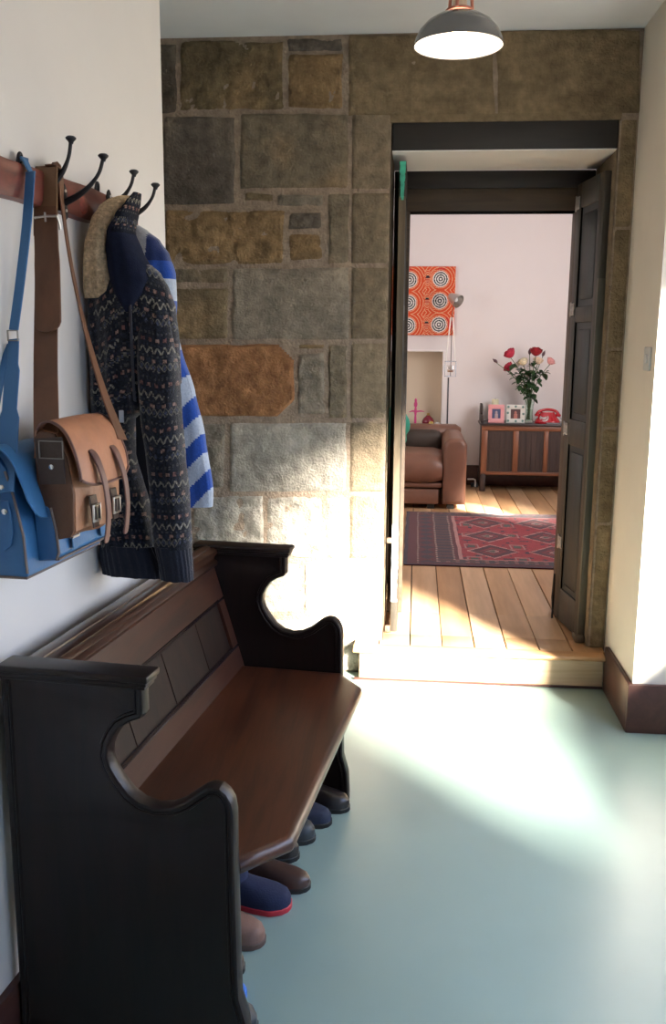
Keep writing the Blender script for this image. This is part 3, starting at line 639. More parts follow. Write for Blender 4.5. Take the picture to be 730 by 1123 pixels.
# ================================================================= FAIR ISLE HOODIE
navy = (.010, .012, .022); nv2 = (.020, .024, .042); crm = (.26, .24, .19); pnk = (.30, .18, .14); sal = (.16, .07, .06); gray = (.06, .06, .062)
def knit(s, t):
    c = knit0(s, t); n_ = noise.noise(V3(s*190, t*190, 0)); k_ = .62+.8*n_
    return tuple(max(0, x*k_) for x in c)
def knit0(s, t):
    """s: distance down the cloth, t: distance across (metres)"""
    P = .104; v = (s % P)/P; k = int(s//P)
    if v < .10:
        ph = (t/.018+k*.37) % 1; c = abs(v/.10-.5) < .42
        return (pnk if int(t/.018+k) % 2 else sal) if (ph < .52 and c) else navy
    if v < .20: return nv2 if (t/.009) % 1 < .5 and v > .15 else navy
    if v < .36:   # zigzag
        w = (v-.20)/.16; z = abs(((t/.018) % 1)*2-1)
        return crm if abs(w-z) < .24 and noise.noise(V3(s*14, t*14, 9)) > -.25 else navy
    if v < .46: return (gray if (t/.012) % 1 < .4 else navy) if .39 < v < .43 else navy
    if v < .56:
        ph = (t/.028+.5+k*.2) % 1
        return pnk if ph < .36 and abs(v-.51) < .04 else (nv2 if ph > .6 else navy)
    if v < .76:   # diamonds
        w = abs((v-.66)/.10); z = abs(((t/.014) % 1)*2-1)
        d = abs(w+z-1)
        return mixc(crm, navy, .45) if d < .22 and noise.noise(V3(s*12, t*12, 5)) > -.2 else ((.05, .06, .10) if w+z < .6 else navy)
    if v < .84: return navy
    ph = (t/.010) % 1
    return (gray if ph < .5 else navy) if abs(v-.90) < .03 else navy
knit_m = attr_mat('fair_isle_knit', .95, .25, 300, .6, 330, .003, sheen=.3, spec=.15)
hd = thing('hooded_cardigan', W(2.12, -.93, 1.0), 'navy fair isle knitted cardigan with fleece-lined hood hanging on the rack', 'cardigan')
def garment(tab, acen, colf, name, mat, parent, nseg=150, dz=.004, folds=.006, chev=0, wave=0, base=None):
    """tab rows: (z, b_left, b_right, half depth, a centre)"""
    z1 = tab[-1][0]; z0 = tab[0][0]; n = int((z1-z0)/dz); R = []
    info = []
    for i in range(n+1):
        z = z0+(z1-z0)*i/n; bl, br, hd_, ac = interp(tab, z); ring = []
        for k in range(nseg):
            t = 2*PI*k/nseg; c, s = math.cos(t), math.sin(t); e = .75
            x = math.copysign(abs(c)**e, c); y = math.copysign(abs(s)**e, s)
            bx = (bl+br)/2+(br-bl)/2*x; ay = ac+hd_*y
            f = folds*(noise.noise(V3(bx*22, z*3, 1))+.6*noise.noise(V3(bx*50, z*9, 2)))
            f *= (1 if abs(c) < .95 else .3)
            zz = z+(wave*noise.noise(V3(bx*14, 3, 1)) if i == 0 else 0)
            ring.append(W(ay-f*(1 if s < 0 else -1), bx, zz))
        R.append(ring)
    m = MB(); m.loft(R, colf=colf)
    return m.build(name, mat, parent, sharp=70)
def wcoords(p): return (p.dot(AA), p.dot(BB), p.z)
def kn_body(p, i, j):
    a, b, z = wcoords(p); t = b*1.0+a*.3
    s = (1.75-z)
    if z > 1.30: s += -.55*abs(b+.89)*min(1, (z-1.30)/.15)
    return knit(s+.004*math.sin(b*60), t)
body = garment([(.985, -1.022, -.875, .045, 2.12), (1.10, -1.023, -.897, .050, 2.12), (1.22, -1.020, -.926, .052, 2.115), (1.31, -1.022, -.922, .052, 2.11), (1.37, -1.022, -.82, .055, 2.10), (1.40, -1.022, -.795, .055, 2.10), (1.50, -1.022, -.797, .055, 2.10), (1.58, -1.020, -.805, .052, 2.10), (1.62, -1.012, -.818, .048, 2.10), (1.655, -.985, -.838, .040, 2.10), (1.675, -.95, -.86, .03, 2.10)], 2.1, kn_body, 'body', knit_m, hd, nseg=250, dz=.0026, folds=.010)
rib = plain('navy_rib', (.006, .008, .018), .95, bs_=.5, bscale=200, sheen=.2)
def ribbing(tab, parent, name='rib_cuff', nseg=120):
    R = []; n = 14
    for i in range(n+1):
        z = tab[0][0]+(tab[-1][0]-tab[0][0])*i/n; bl, br, h_, ac = interp(tab, z); ring = []
        for k in range(nseg):
            t = 2*PI*k/nseg; r_ = 1+.03*math.cos(t*nseg/4)
            wv = .006*noise.noise(V3(math.cos(t)*2, 7, bl)) if i == 0 else 0
            ring.append(W(ac+h_*r_*math.copysign(abs(math.sin(t))**.8, math.sin(t)), (bl+br)/2+(br-bl)/2*r_*math.copysign(abs(math.cos(t))**.8, math.cos(t)), z+wv))
        R.append(ring)
    MB().loft(R).build(name, rib, parent, sharp=70)
ribbing([(.912, -1.018, -.846, .040, 2.12), (.95, -1.024, -.848, .043, 2.12), (.992, -1.024, -.866, .046, 2.12)], body, 'rib_hem')
def kn_slv(p, i, j):
    a, b, z = wcoords(p); return knit(1.71-z+.25*abs(b+.82)*(1 if z > 1.2 else .3), b+.4*a)
slv = garment([(1.0, -.858, -.768, .036, 2.075), (1.02, -.860, -.766, .037, 2.075), (1.12, -.864, -.771, .040, 2.075), (1.22, -.870, -.780, .042, 2.073), (1.32, -.878, -.785, .045, 2.07), (1.40, -.884, -.789, .046, 2.072), (1.50, -.885, -.800, .045, 2.08), (1.58, -.885, -.812, .035, 2.09), (1.63, -.87, -.83, .02, 2.10)], 2.07, kn_slv, 'sleeve', knit_m, hd, nseg=190, dz=.0026, folds=.009)
ribbing([(.918, -.843, -.764, .030, 2.075), (.95, -.847, -.765, .033, 2.075), (1.004, -.856, -.769, .037, 2.075)], slv, nseg=80)
sl2 = garment([(1.03, -1.024, -.975, .03, 2.20), (1.2, -1.025, -.96, .035, 2.20), (1.5, -1.022, -.95, .035, 2.18)], 2.2, kn_slv, 'sleeve', knit_m, hd, nseg=90)
ribbing([(.955, -1.024, -.985, .028, 2.185), (1.035, -1.025, -.975, .032, 2.20)], sl2, nseg=60)
MB().box((2.056, -.935, 1.305), (2.06, -.923, 1.335), AX, bev=.001).build('care_label', plain('white_label', (.6, .6, .6), .7), hd)
MB().box((2.19, -1.0, 1.0), (2.20, -.865, 1.45), AX, bev=.004).build('gap_dark_panel', rib, hd)  # dark sheet added so the gap beside the sleeve reads as shade
# hood
flc = attr_mat('beige_fleece', 1., .35, 120, 1., 140, .012, spec=.1)
ed = [(1.598, -1.024, -.945, .045, 2.10), (1.615, -1.024, -.935, .052, 2.10), (1.66, -1.018, -.942, .060, 2.10), (1.72, -1.010, -.948, .062, 2.10), (1.78, -.998, -.930, .056, 2.11), (1.81, -.985, -.915, .046, 2.12), (1.828, -.972, -.905, .034, 2.13), (1.838, -.955, -.908, .018, 2.14)]
garment(ed, 2.1, lambda p, i, j: tuple(x*(1+.3*noise.noise(p*90)) for x in (.56, .41, .25)), 'hood_lining', flc, hd, nseg=90, folds=.010)
nvp = attr_mat('navy_cotton', .9, .2, 60, .4, 300, .003, spec=.15)
def hoodc(p, i, j):
    a, b, z = wcoords(p)
    if z > 1.745 and -.93 < b: return knit(z*1.3+.05, b+a)
    return (.008, .011, .026)
garment([(1.565, -.905, -.898, .010, 2.055), (1.585, -.920, -.880, .030, 2.068), (1.61, -.938, -.862, .042, 2.078), (1.64, -.950, -.852, .050, 2.085), (1.67, -.956, -.862, .054, 2.09), (1.71, -.958, -.885, .054, 2.09), (1.75, -.952, -.902, .052, 2.09), (1.79, -.932, -.902, .048, 2.10), (1.82, -.916, -.900, .040, 2.12), (1.845, -.912, -.900, .022, 2.14)], 2.1, hoodc, 'hood', nvp, hd, nseg=100, folds=.006)
# zip down the front of the cardigan
def surf(b, z, off=.002):
    bl, br, h_, ac = interp([(.985, -1.022, -.875, .045, 2.12), (1.10, -1.023, -.897, .050, 2.12), (1.22, -1.020, -.926, .052, 2.115), (1.31, -1.022, -.922, .052, 2.11), (1.37, -1.022, -.82, .055, 2.10), (1.62, -1.02, -.81, .05, 2.10)], z)
    x = (b-(bl+br)/2)/((br-bl)/2); s = math.sqrt(max(0, 1-abs(x)**(2/.75)))
    return W(ac-h_*s-off-.006, b, z)
MB().ribbon([surf(-.892+.02*(1.60-z), z, .0) for z in [1.60-.03*i for i in range(10)]], BB, .0035, .003).build('zip', plain('zip_metal', (.04, .04, .05), .5, .3), hd)

# ================================================================= STRIPED JUMPER
sj = thing('striped_jumper', W(2.32, -.92, 1.05), 'blue and pale grey striped jumper hanging behind the fair isle cardigan', 'jumper')
def stripe(p, i, j):
    a, b, z = wcoords(p)
    tl = max(0, min(1, (1.52-z)/.2)); s = z-1.0*tl*(b+.80)
    v = ((s-1.105)/.1105) % 1
    g = 1+.15*noise.noise(p*260)
    if z > 1.70: return tuple(x*g for x in ((.012, .025, .10) if b > -.945 else (.27, .27, .28)))  # top of the jumper darkened in its colour for the weaker light there
    return tuple(x*g for x in ((.014, .058, .28) if v < .5 else (.36, .40, .47)))
sj_m = attr_mat('striped_wool', .9, .12, 200, .5, 300, .002, sheen=.3, spec=.15)
R_ = [(1.055, -1.00, -.80, .03, 2.34), (1.10, -1.0, -.795, .034, 2.33), (1.25, -1.01, -.812, .04, 2.32), (1.37, -1.015, -.835, .042, 2.31), (1.48, -1.015, -.872, .042, 2.31), (1.53, -1.015, -.886, .042, 2.31), (1.60, -1.015, -.880, .043, 2.31), (1.67, -1.015, -.882, .042, 2.31), (1.72, -1.01, -.898, .038, 2.31), (1.755, -1.005, -.922, .032, 2.31), (1.78, -1.00, -.955, .024, 2.31), (1.792, -.995, -.975, .012, 2.31)]
garment(R_, 2.3, stripe, 'body', sj_m, sj, nseg=130, dz=.005, folds=.007)
# loop to the hook
MB().tube([W(2.30, -.985, 1.78), W(2.305, -.978, 1.81), W(2.306, -.975, 1.826)], .004, 8).build('hanging_loop', rib, sj)

# ================================================================= PENDANT LAMP
pl_ = thing('pendant_lamp', (.109, 3.2, T), 'grey enamel pendant lamp with white inside hanging from the ceiling', 'pendant lamp')
c0 = (.109, 3.2, 2.443); en = plain('grey_enamel', (.13, .125, .12), .25, coat=.5); wi = plain('white_enamel', (.85, .83, .8), .35)
MB().lathe([(.1425, 0), (.145, .004), (.140, .020), (.128, .045), (.105, .070), (.075, .088), (.048, .096), (.044, .100)], c0, 48, cap=False).lathe([(.1425, .0), (.1455, -.001), (.1455, .005)], c0, 48, cap=False).build('shade', en, pl_)
MB().lathe([(.1425, .001), (.137, .020), (.125, .043), (.102, .067), (.072, .085), (.045, .093)], c0, 48, cap=False).build('shade_lining', wi, pl_)
cop = plain('copper_pink', (.55, .22, .16), .35, .9)
g_ = MB().lathe([(.046, .094), (.048, .100), (.044, .104)], c0, 32)
MB().lathe([(.044, .102), (.046, .106), (.043, .110), (.041, .106)], c0, 32).build('collar_ring', cop, pl_)
for k in range(3):
    t = 2*PI*k/3+.3; d = V3(math.cos(t), math.sin(t), 0)
    MB().tube([Vector(c0)+d*.044+V3(0, 0, .104), Vector(c0)+d*.040+V3(0, 0, .150), Vector(c0)+d*.032+V3(0, 0, .185)], .0055, 8).build('gallery_arm', cop, pl_)
MB().lathe([(.024, .10), (.022, .14), (.020, .175), (.034, .180), (.034, .20), (.012, .215), (.006, .22)], c0, 24).build('lamp_holder', plain('lampholder_cream', (.7, .55, .4), .4), pl_)
MB().tube([Vector(c0)+V3(0, 0, .2), V3(.109, 3.2, T)], .004, 8).build('cable', black_iron, pl_)
MB().lathe([(.001, T-c0[2]-.03), (.03, T-c0[2]-.028), (.045, T-c0[2]-.012), (.047, T-c0[2])], c0, 24).build('ceiling_rose', wi, pl_)
MB().blob(Vector(c0)+V3(0, 0, .055), .026, .026, .034).build('bulb', emit('warm_bulb', (1, .72, .45), 12), pl_)

# ================================================================= FAR ROOM THINGS
# rug
RX0, RX1, RY0, RY1 = -.055, 1.75, 5.437, 7.22
red = srgb(132, 20, 34); dred = srgb(76, 12, 26); nvy = srgb(40, 24, 42); crs = srgb(158, 112, 108); grn = srgb(60, 66, 60)
def dia(x, y, cx, cy, rx, ry): return abs(x-cx)/rx+abs(y-cy)/ry
def rugc(u, v):
    x = u*(RX1-RX0); y = v*(RY1-RY0); x = round(x/.012)*.012; y = round(y/.012)*.012
    W_ = RX1-RX0; H_ = RY1-RY0; ex = min(x, W_-x); ey = min(y, H_-y); g = 1+.2*noise.noise(V3(x*30, y*30, 0))
    c = red
    if ex < .36 or ey < .16:
        e = ex if ex/.36 < ey/.16 else ey*2.25; q = y if ex/.36 < ey/.16 else x
        c = dred
        if e < .03: c = nvy
        elif .09 < e < .10 or .21 < e < .22 or .32 < e < .33: c = (crs if int(q/.03) % 2 else grn)
        elif .10 < e < .21: c = nvy if dia(e, q % .14, .155, .07, .05, .06) < 1 else dred
        elif .22 < e < .32: c = (nvy if (q % .09) < .04 else mixc(dred, grn, .3))
    else:
        for cx_ in (.58, .98, 1.38):
            for cy_ in (.42, .90, 1.38):
                d = dia(x, y, cx_, cy_, .17, .21)
                if d < 1:
                    c = dred
                    if .90 < d: c = crs
                    elif .72 < d < .80: c = nvy
                    elif d < .25: c = crs if d > .17 else grn
                    elif .42 < d < .5: c = red
        bx, by = (x % .30), (y % .37)
        if c == red:
            d = max(abs(bx-.15)/.05, abs(by-.185)/.07); 
            if .75 < d < 1: c = mixc(crs, dred, .3)
            elif d < .5: c = grn
            elif noise.noise(V3(x*22, y*22, 4)) > .35: c = nvy
        if 0.36 <= ex < .375 or .16 <= ey < .172: c = crs
    return tuple(k*g for k in c)
m = MB(); m.grid(150, 150, lambda u, v: V3(RX0+u*(RX1-RX0)+.006*noise.noise(V3(0, v*9, 1)), RY0+v*(RY1-RY0)+.006*noise.noise(V3(u*9, 0, 2)), .168), rugc)
m.box((RX0+.004, RY0+.004, .1605), (RX1-.004, RY1-.004, .1665), col=dred)
rg = m.build('rug', attr_mat('rug_wool', .95, .15, 80, .4, 200, .003, sheen=.2, spec=.1), loc=(.8, 6.3, .16)); tag(rg, 'red patterned oriental rug lying on the floorboards of the far room', 'rug')

# sofa: a rounded club sofa whose arms and back share one height
lea = plain('sofa_leather', (.18, .082, .052), .42, bs_=.3, bscale=22, var=.18, vscale=5, spec=.5)
led = plain('sofa_shaded_leather', (.045, .03, .022), .6, var=.15)  # sofa leather with the shade inside the back put into the colour
sf = thing('sofa', (-.55, 7.8, .16), 'brown leather club sofa beyond the doorway, half hidden by the left door', 'sofa')
ZA = .775
def armprof(x0, x1, zt):  # rounded-top profile (x,z)
    r = min(.075, (x1-x0)/2); out = [(x0, .20), (x0, zt-r)]
    out += [(x0+r-r*math.cos(t), zt-r+r*math.sin(t)) for t in [PI/2*k/8 for k in range(1, 9)]]
    out += [(x1-r+r*math.sin(t), zt-r+r*math.cos(t)) for t in [PI/2*k/8 for k in range(0, 9)]]
    out += [(x1, .20)]; return out
def arm(x0, x1, y0, y1):
    m = MB(); pf = refine(armprof(x0, x1, ZA-.03), .03)
    m.prism(pf, lambda u, v, t: V3(u, t, v), 0, 0, bead=[(.035, y0), (.015, y0+.008), (.004, y0+.025), (0, y0+.05), (0, y1)])
    return m.build('armrest', lea, sf, sharp=60)
arm(.232, .420, 7.36, 8.35); arm(-1.62, -1.432, 7.36, 8.35)
m = MB(); m.prism(refine([(8.16, .2), (8.14, ZA-.06), (8.16, ZA-.01), (8.20, ZA+.005), (8.30, ZA+.005), (8.35, ZA-.02), (8.37, ZA-.07), (8.37, .2)], .03), lambda u, v, t: V3(t, u, v), 0, 0, bead=[(.03, -1.62), (0, -1.58), (0, .36), (.03, .405)]); m.build('backrest', lea, sf, sharp=60)
m = MB().box((-1.43, 7.98, .55), (-.60, 8.16, ZA-.03), bev=.05).box((-.595, 7.98, .55), (.231, 8.16, ZA-.03), bev=.05); m.build('back_cushion', led, sf, sharp=60)
for x0, x1 in ((-1.425, -.602), (-.594, .228)):
    m = MB(); R = []
    for i in range(13):
        s = i/12; x = x0+(x1-x0)*s; pz = .02*math.sin(PI*s)**.5
        sec = [(8.0, .385), (7.45, .378), (7.375, .395), (7.35, .44), (7.352, .52+pz*.5), (7.40, .575+pz), (7.5, .60+pz), (7.75, .605+pz), (8.0, .58)]
        sh = 1 if 0 < i < 12 else .9
        R.append([V3(x, 7.68+(y-7.68)*sh+.004*noise.noise(V3(x*16, z*10, 1)), .49+(z-.49)*sh+.008*noise.noise(V3(x*18, y*9, 2))) for y, z in smooth2] if False else [V3(x, 7.68+(q.x-7.68)*sh, .49+(q.y-.49)*sh+.008*noise.noise(V3(x*18, q.x*9, 2))) for q in smooth([V3(y, z, 0) for y, z in sec], 3, True)])
    m.loft(R); m.build('seat_cushion', lea, sf, sharp=60)
MB().box((-1.43, 7.395, .335), (.228, 8.1, .375), bev=.01).box((-1.43, 7.385, .20), (.20, 8.1, .322), bev=.012).build('base', lea, sf)
for x_, y_ in ((.30, 7.45), (-1.5, 7.45), (.30, 8.25), (-1.5, 8.25), (.14, 7.44)): MB().box((x_-.03, y_-.03, .16), (x_+.03, y_+.03, .20)).build('foot', plain('black_foot', (.01, .01, .01), .5), sf)
# green cushion on sofa
m = MB(); Mc = Matrix.Rotation(.25, 4, 'Y') @ Matrix.Rotation(.15, 4, 'X')
m.blob((-.26, 7.93, .76), .19, .06, .19, M=Mc, seg=24, rings=14, f=lambda d: 1+.28*(abs(d.x*d.z))**.6)
tag(m.build('cushion', plain('green_velvet', (.02, .33, .22), .7, sheen=.4), loc=(-.26, 7.93, .76)), 'green cushion leaning on the sofa back, just past the left door', 'cushion')
# alcove sill things
def onsill(px, y=8.80): return atY(px, 470, y).x
zS = NZ0
x_ = onsill(455)
fg = thing('candle_holder', (x_, 8.80, zS), 'tall bright pink candle holder with side arms on the sill behind the sofa', 'candle holder')
pk_ = plain('hot_pink', (.75, .08, .28), .4)
MB().lathe([(.022, 0), (.020, .006), (.010, .012), (.012, .06), (.009, .10), (.014, .13), (.010, .17)], (x_, 8.8, zS), 16).build('stem', pk_, fg)
MB().lathe([(.006, .17), (.016, .19), (.017, .21), (.010, .23), (.012, .245), (.002, .262)], (x_, 8.8, zS), 16).build('top', pk_, fg)
MB().tube([V3(x_-.06, 8.8, zS+.13), V3(x_-.03, 8.8, zS+.14), V3(x_, 8.8, zS+.135), V3(x_+.05, 8.8, zS+.14), V3(x_+.085, 8.8, zS+.135)], [.004, .007, .009, .007, .003], 8).build('arm', pk_, fg)
def bottle(px, name, label, prof, mat, cap=None, cat='bottle', y=8.80):
    x = onsill(px, y); b = thing(name, (x, y, zS), label, cat)
    MB().lathe(prof, (x, y, zS), 18).build('body', mat, b)
    if cap: h = prof[-1][1]; MB().lathe([(cap[0], h-.002), (cap[0], h+cap[1]), (cap[0]*.4, h+cap[1]+.004)], (x, y, zS), 12).build('cap', cap[2], b)
    return b
wrd = plain('wine_glass_red', (.20, .01, .03), .15, coat=.5)
bottle(469, 'perfume_bottle', 'dark red round perfume bottle on the sill behind the sofa', [(.045, 0), (.058, .02), (.060, .045), (.045, .075), (.022, .092), (.018, .10)], wrd, (.014, .02, plain('gold', (.6, .4, .15), .3, 1)))
bottle(472, 'trinket_jar', 'small yellow jar in front of the red perfume bottle', [(.024, 0), (.027, .02), (.022, .042), (.010, .048)], plain('yellow_glaze', (.62, .5, .12), .3), cat='jar', y=8.755)
bottle(479, 'trinket_jar', 'small white lidded jar right of the yellow one', [(.02, 0), (.026, .012), (.024, .034), (.012, .04)], plain('white_glaze', (.75, .72, .7), .3), (.006, .01, chrome), cat='jar', y=8.76)
bottle(462, 'trinket_jar', 'tiny dark jar between the pink holder and red bottle', [(.014, 0), (.018, .015), (.012, .026)], wrd, cat='jar', y=8.76)
# painting
PX0, PX1, PZ0, PZ1 = -.72, .335, 1.568, 2.190
pc = [(atY(px, py, FY-.03).x, atY(px, py, FY-.03).z) for px, py in ((483, 306), (482, 330), (481, 356), (449, 307), (448, 332), (447, 357))]
pc += [(x-.30, z+.01) for x, z in pc[3:]]+[(x-.60, z) for x, z in pc[3:]]
orn = srgb(214, 78, 40); cr2 = srgb(226, 178, 140); blk = srgb(30, 34, 44); wht = srgb(226, 224, 220); rd2 = srgb(196, 52, 44)
def pcol(u, v):
    x = PX0+u*(PX1-PX0); z = PZ0+v*(PZ1-PZ0)
    d, c = min((math.hypot(x-a, z-b), k) for k, (a, b) in enumerate(pc))
    if d < .072: return (wht if int(d/.0105) % 2 == 0 else blk) if d > .009 else wht
    xx = (x-.03) % .30; 
    for ox in (.05, .115):
        for (a, b) in pc[:3]:
            e = math.hypot((xx-ox)/.020, (z-b)/.042)
            if e < 1.9:
                if e < .95: return blk if abs(z-b-.02) < .009 else (cr2 if (z/.012) % 1 < .35 else rd2)
                return cr2 if (e*2.2) % 1 < .35 else orn
    return cr2 if (d/.026) % 1 < .22 else (rd2 if noise.noise(V3(x*8, z*8, 3)) > .25 else orn)
pt = thing('painting', (-.2, FY-.03, 1.88), 'orange dot-style painting of concentric black and white circles on the far wall', 'painting')
MB().grid(250, 150, lambda u, v: V3(PX0+u*(PX1-PX0), FY-.0305, PZ0+v*(PZ1-PZ0)), pcol).build('painted_face', attr_mat('painting_face', .8, 0, 10, .05, 100, .001), pt)
MB().box((PX0, FY-.030, PZ0), (PX1, FY-.001, PZ1)).build('canvas', plain('canvas_orange', orn, .8), pt)
# floor lamp
lY = 8.50
def L(px, py, y=lY): return atY(px, py, y)
fl_ = thing('floor_lamp', (L(490, 470).x, lY, .16), 'chrome jointed floor lamp with a small dome head behind the sofa', 'floor lamp')
xb = L(490.5, 460).x
MB().lathe([(.13, 0), (.13, .012), (.02, .02), (.012, .03)], (xb, lY, .16), 28).build('base', chrome, fl_)
MB().tube([V3(xb, lY, .18), L(491.5, 414)], .007, 10).build('pole', plain('dark_chrome', (.12, .12, .13), .3, .9), fl_)
jb = MB(); z0 = L(494, 413).z; z1 = L(494, 396).z; xa = L(487.5, 400).x; xc = L(500, 400).x
for x0, x1, a_, b_ in ((xa, xc, z0, z0+.006), (xa, xc, z1-.006, z1), (xa, xa+.005, z0, z1), (xc-.005, xc, z0, z1)): jb.box((x0, lY-.008, a_), (x1, lY+.008, b_))
jb.box((xa+.025, lY-.02, z0+.04), (xc-.025, lY+.02, z0+.10), bev=.004); jb.build('joint', chrome, fl_)
for p, q in (((488.5, 396), (494.2, 348)), ((499, 396), (496.5, 348))):
    MB().tube([L(*p), L(*q)], .0055, 8).build('arm_rod', plain('lamp_white_rod', (.85, .83, .78), .3), fl_)
MB().tube([L(493.7, 413), L(495.5, 345), L(496.5, 335)], .003, 8).build('cable', black_iron, fl_)
hc = L(497, 327); ax = V3(.62, -.55, -.42).normalized()
MB().lathe([(.012, -.05), (.028, -.045), (.040, -.02), (.055, .03), (.062, .07), (.060, .07), (.050, .03), (.03, -.01), (.001, -.02)], hc, 28, axis=ax).build('lamp_shade', silver, fl_)
MB().blob(hc+ax*.03, .022, .022, .022).build('bulb', plain('bulb_glass', (.8, .8, .8), .2), fl_)
# socket adaptor by skirting
so = thing('extension_socket', (.575, 8.63, .16), 'white socket adaptor and cable on the floor right of the sofa', 'socket')
MB().box((.535, 8.60, .16), (.60, 8.66, .195), bev=.005).build('body', plain('dark_plug', (.04, .05, .06), .5), so)
MB().tube([V3(.50, 8.60, .235), V3(.555, 8.60, .237), V3(.572, 8.60, .23), V3(.575, 8.6, .20), V3(.575, 8.6, .165)], .008, 8).build('cable', plain('white_cable', (.8, .8, .8), .4), so)
# chest
CYF, CYB = 8.36, 8.71; CX0, CX1 = .60, 1.52; ZC = .785
ch = thing('wooden_chest', ((CX0+CX1)/2, 8.5, .16), 'low carved wooden chest on legs against the far wall, reddish rails', 'chest')
rw = wood('chest_red_wood', (.13, .045, .02), (.28, .11, .055), 'Z', .4); rwx = wood('chest_rail_wood', (.12, .042, .02), (.26, .10, .05), 'X', .4); dw = wood('chest_dark_wood', (.022, .015, .014), (.06, .038, .034), 'Z', .5); tw = wood('chest_top_wood', (.02, .016, .018), (.05, .04, .04), 'X', .35)
m = MB().box((CX0+.01, CYF+.02, .32), (CX1-.01, CYB, ZC-.02)); m.build('carcass', dw, ch)
MB().box((CX0-.015, CYF-.012, ZC-.02), (CX1+.015, CYB, ZC), bev=.004).build('top', tw, ch)
MB().box((CX0, CYF, ZC-.065), (CX1, CYF+.02, ZC-.022), bev=.003).build('top_rail', rwx, ch)
MB().box((CX0, CYF, .315), (CX1, CYF+.02, .345), bev=.003).build('bottom_rail', rwx, ch)
for x0, x1 in ((CX0, CX0+.055), (CX0+.285, CX0+.335), (CX0+.56, CX0+.60), (CX1-.055, CX1)):
    MB().box((x0, CYF-.002, .346), (x1, CYF+.018, ZC-.066), bev=.003).build('stile', rw, ch)
for x0, x1 in ((CX0+.055, CX0+.285), (CX0+.335, CX0+.56), (CX0+.60, CX1-.055)):
    p_ = MB().box((x0, CYF+.012, .346), (x1, CYF+.021, ZC-.066)); 
    if x0 < CX0+.1: p_.box((x0, CYF+.004, .53), (x1, CYF+.014, .55))
    for i in range(5):
        xx = x0+(x1-x0)*(i+.5)/5; p_.tube([V3(xx, CYF+.012, .37), V3(xx, CYF+.014, ZC-.09)], .004, 6)
    p_.build('carved_panel', dw, ch)
for x0, y0 in ((CX0, CYF), (CX1-.05, CYF), (CX0, CYB-.05), (CX1-.05, CYB-.05)):
    MB().box((x0, y0, .16), (x0+.05, y0+.05, .33), bev=.006).build('leg', dw, ch)
MB().box((CX0-.005, CYF+.03, ZC), (CX0+.015, CYB-.01, ZC+.07), bev=.004).box((CX0-.005, CYF+.13, ZC+.06), (CX0+.015, CYB-.01, ZC+.16), bev=.01).build('side_gallery', dw, ch)
# photo frames
def photo(x0, x1, z1, label, fm, pmats, spots=None, lean=.1, y=8.42):
    M = Matrix.Translation(((x0+x1)/2, y, ZC+.001)) @ Matrix.Rotation(-lean, 4, 'X'); w = (x1-x0)/2; h = z1
    t = thing('photo_frame', ((x0+x1)/2, y, ZC), label, 'photo frame', 'photo frames on the chest')
    bw_ = w*.46; bh = h*.24; f = MB()
    f.box((-w, 0, 0), (w, .015, bh), M, bev=.002).box((-w, 0, h-bh), (w, .015, h), M, bev=.002).box((-w, .0, bh), (-w+bw_, .015, h-bh), M).box((w-bw_, 0, bh), (w, .015, h-bh), M)
    fo = f.build('frame', fm, t)
    if spots:
        for u, v in spots: MB().lathe([(.011, 0), (.011, .002), (.002, .003)], M @ V3(u*w, 0, v*h), 8, axis=V3(0, -1, 0)).build('flower_motif', pmats[2], fo)
    pw = w-bw_; ph0, ph1 = bh, h-bh
    MB().box((-pw, .006, ph0), (pw, .010, ph1), M).build('print', pmats[0], t)
    pp = MB(); pp.box((-pw*.35, .004, ph0), (pw*.4, .006, ph0+(ph1-ph0)*.5), M, bev=.002); pp.blob(M @ V3(0, .005, ph0+(ph1-ph0)*.62), .012, .003, .015, seg=10, rings=6); pp.build('person_in_print', pmats[1], t)
    MB().box((-.015, .015, 0), (.015, .018, h*.7), M @ Matrix.Translation((0, .012, 0)) @ Matrix.Rotation(-.25, 4, 'X')).build('stand', fm, t)
bl_ = plain('print_blue', (.05, .07, .16), .4); fc = plain('print_skin', (.4, .3, .32), .5); dkp = plain('print_dark', (.07, .03, .03), .4)
pkf = plain('pink_frame', (.72, .32, .33), .5); whf = plain('cream_floral_frame', (.62, .62, .58), .5); gfl = plain('green_motif', (.12, .22, .2), .6)
def CXp(px, y=8.42): return atY(px, 462, y).x
photo(CXp(535), CXp(552.5), .165, 'pink photo frame, left of the two on the chest', pkf, (bl_, fc), None)
photo(CXp(555), CXp(575), .165, 'cream floral photo frame, right of the two on the chest', whf, (dkp, plain('print_warm', (.4, .15, .12), .5), gfl), [(-.8, .88), (0, .9), (.8, .88), (-.85, .55), (.85, .5), (-.8, .12), (.05, .1), (.8, .12)], y=8.43)
# candle
cx_ = CXp(542, 8.62); cd = thing('candle', (cx_, 8.62, ZC), 'cream pillar candle standing behind the pink photo frame', 'candle')
cw = plain('cream_wax', (.80, .76, .52), .5)
MB().lathe([(.03, 0), (.032, .01), (.032, .20), (.028, .202), (.024, .199), (.001, .198)], (cx_, 8.62, ZC+.001), 20).build('wax', cw, cd)
MB().tube([V3(cx_, 8.62, ZC+.198), V3(cx_+.001, 8.62, ZC+.212)], .0015, 6).build('wick', black_iron, cd)
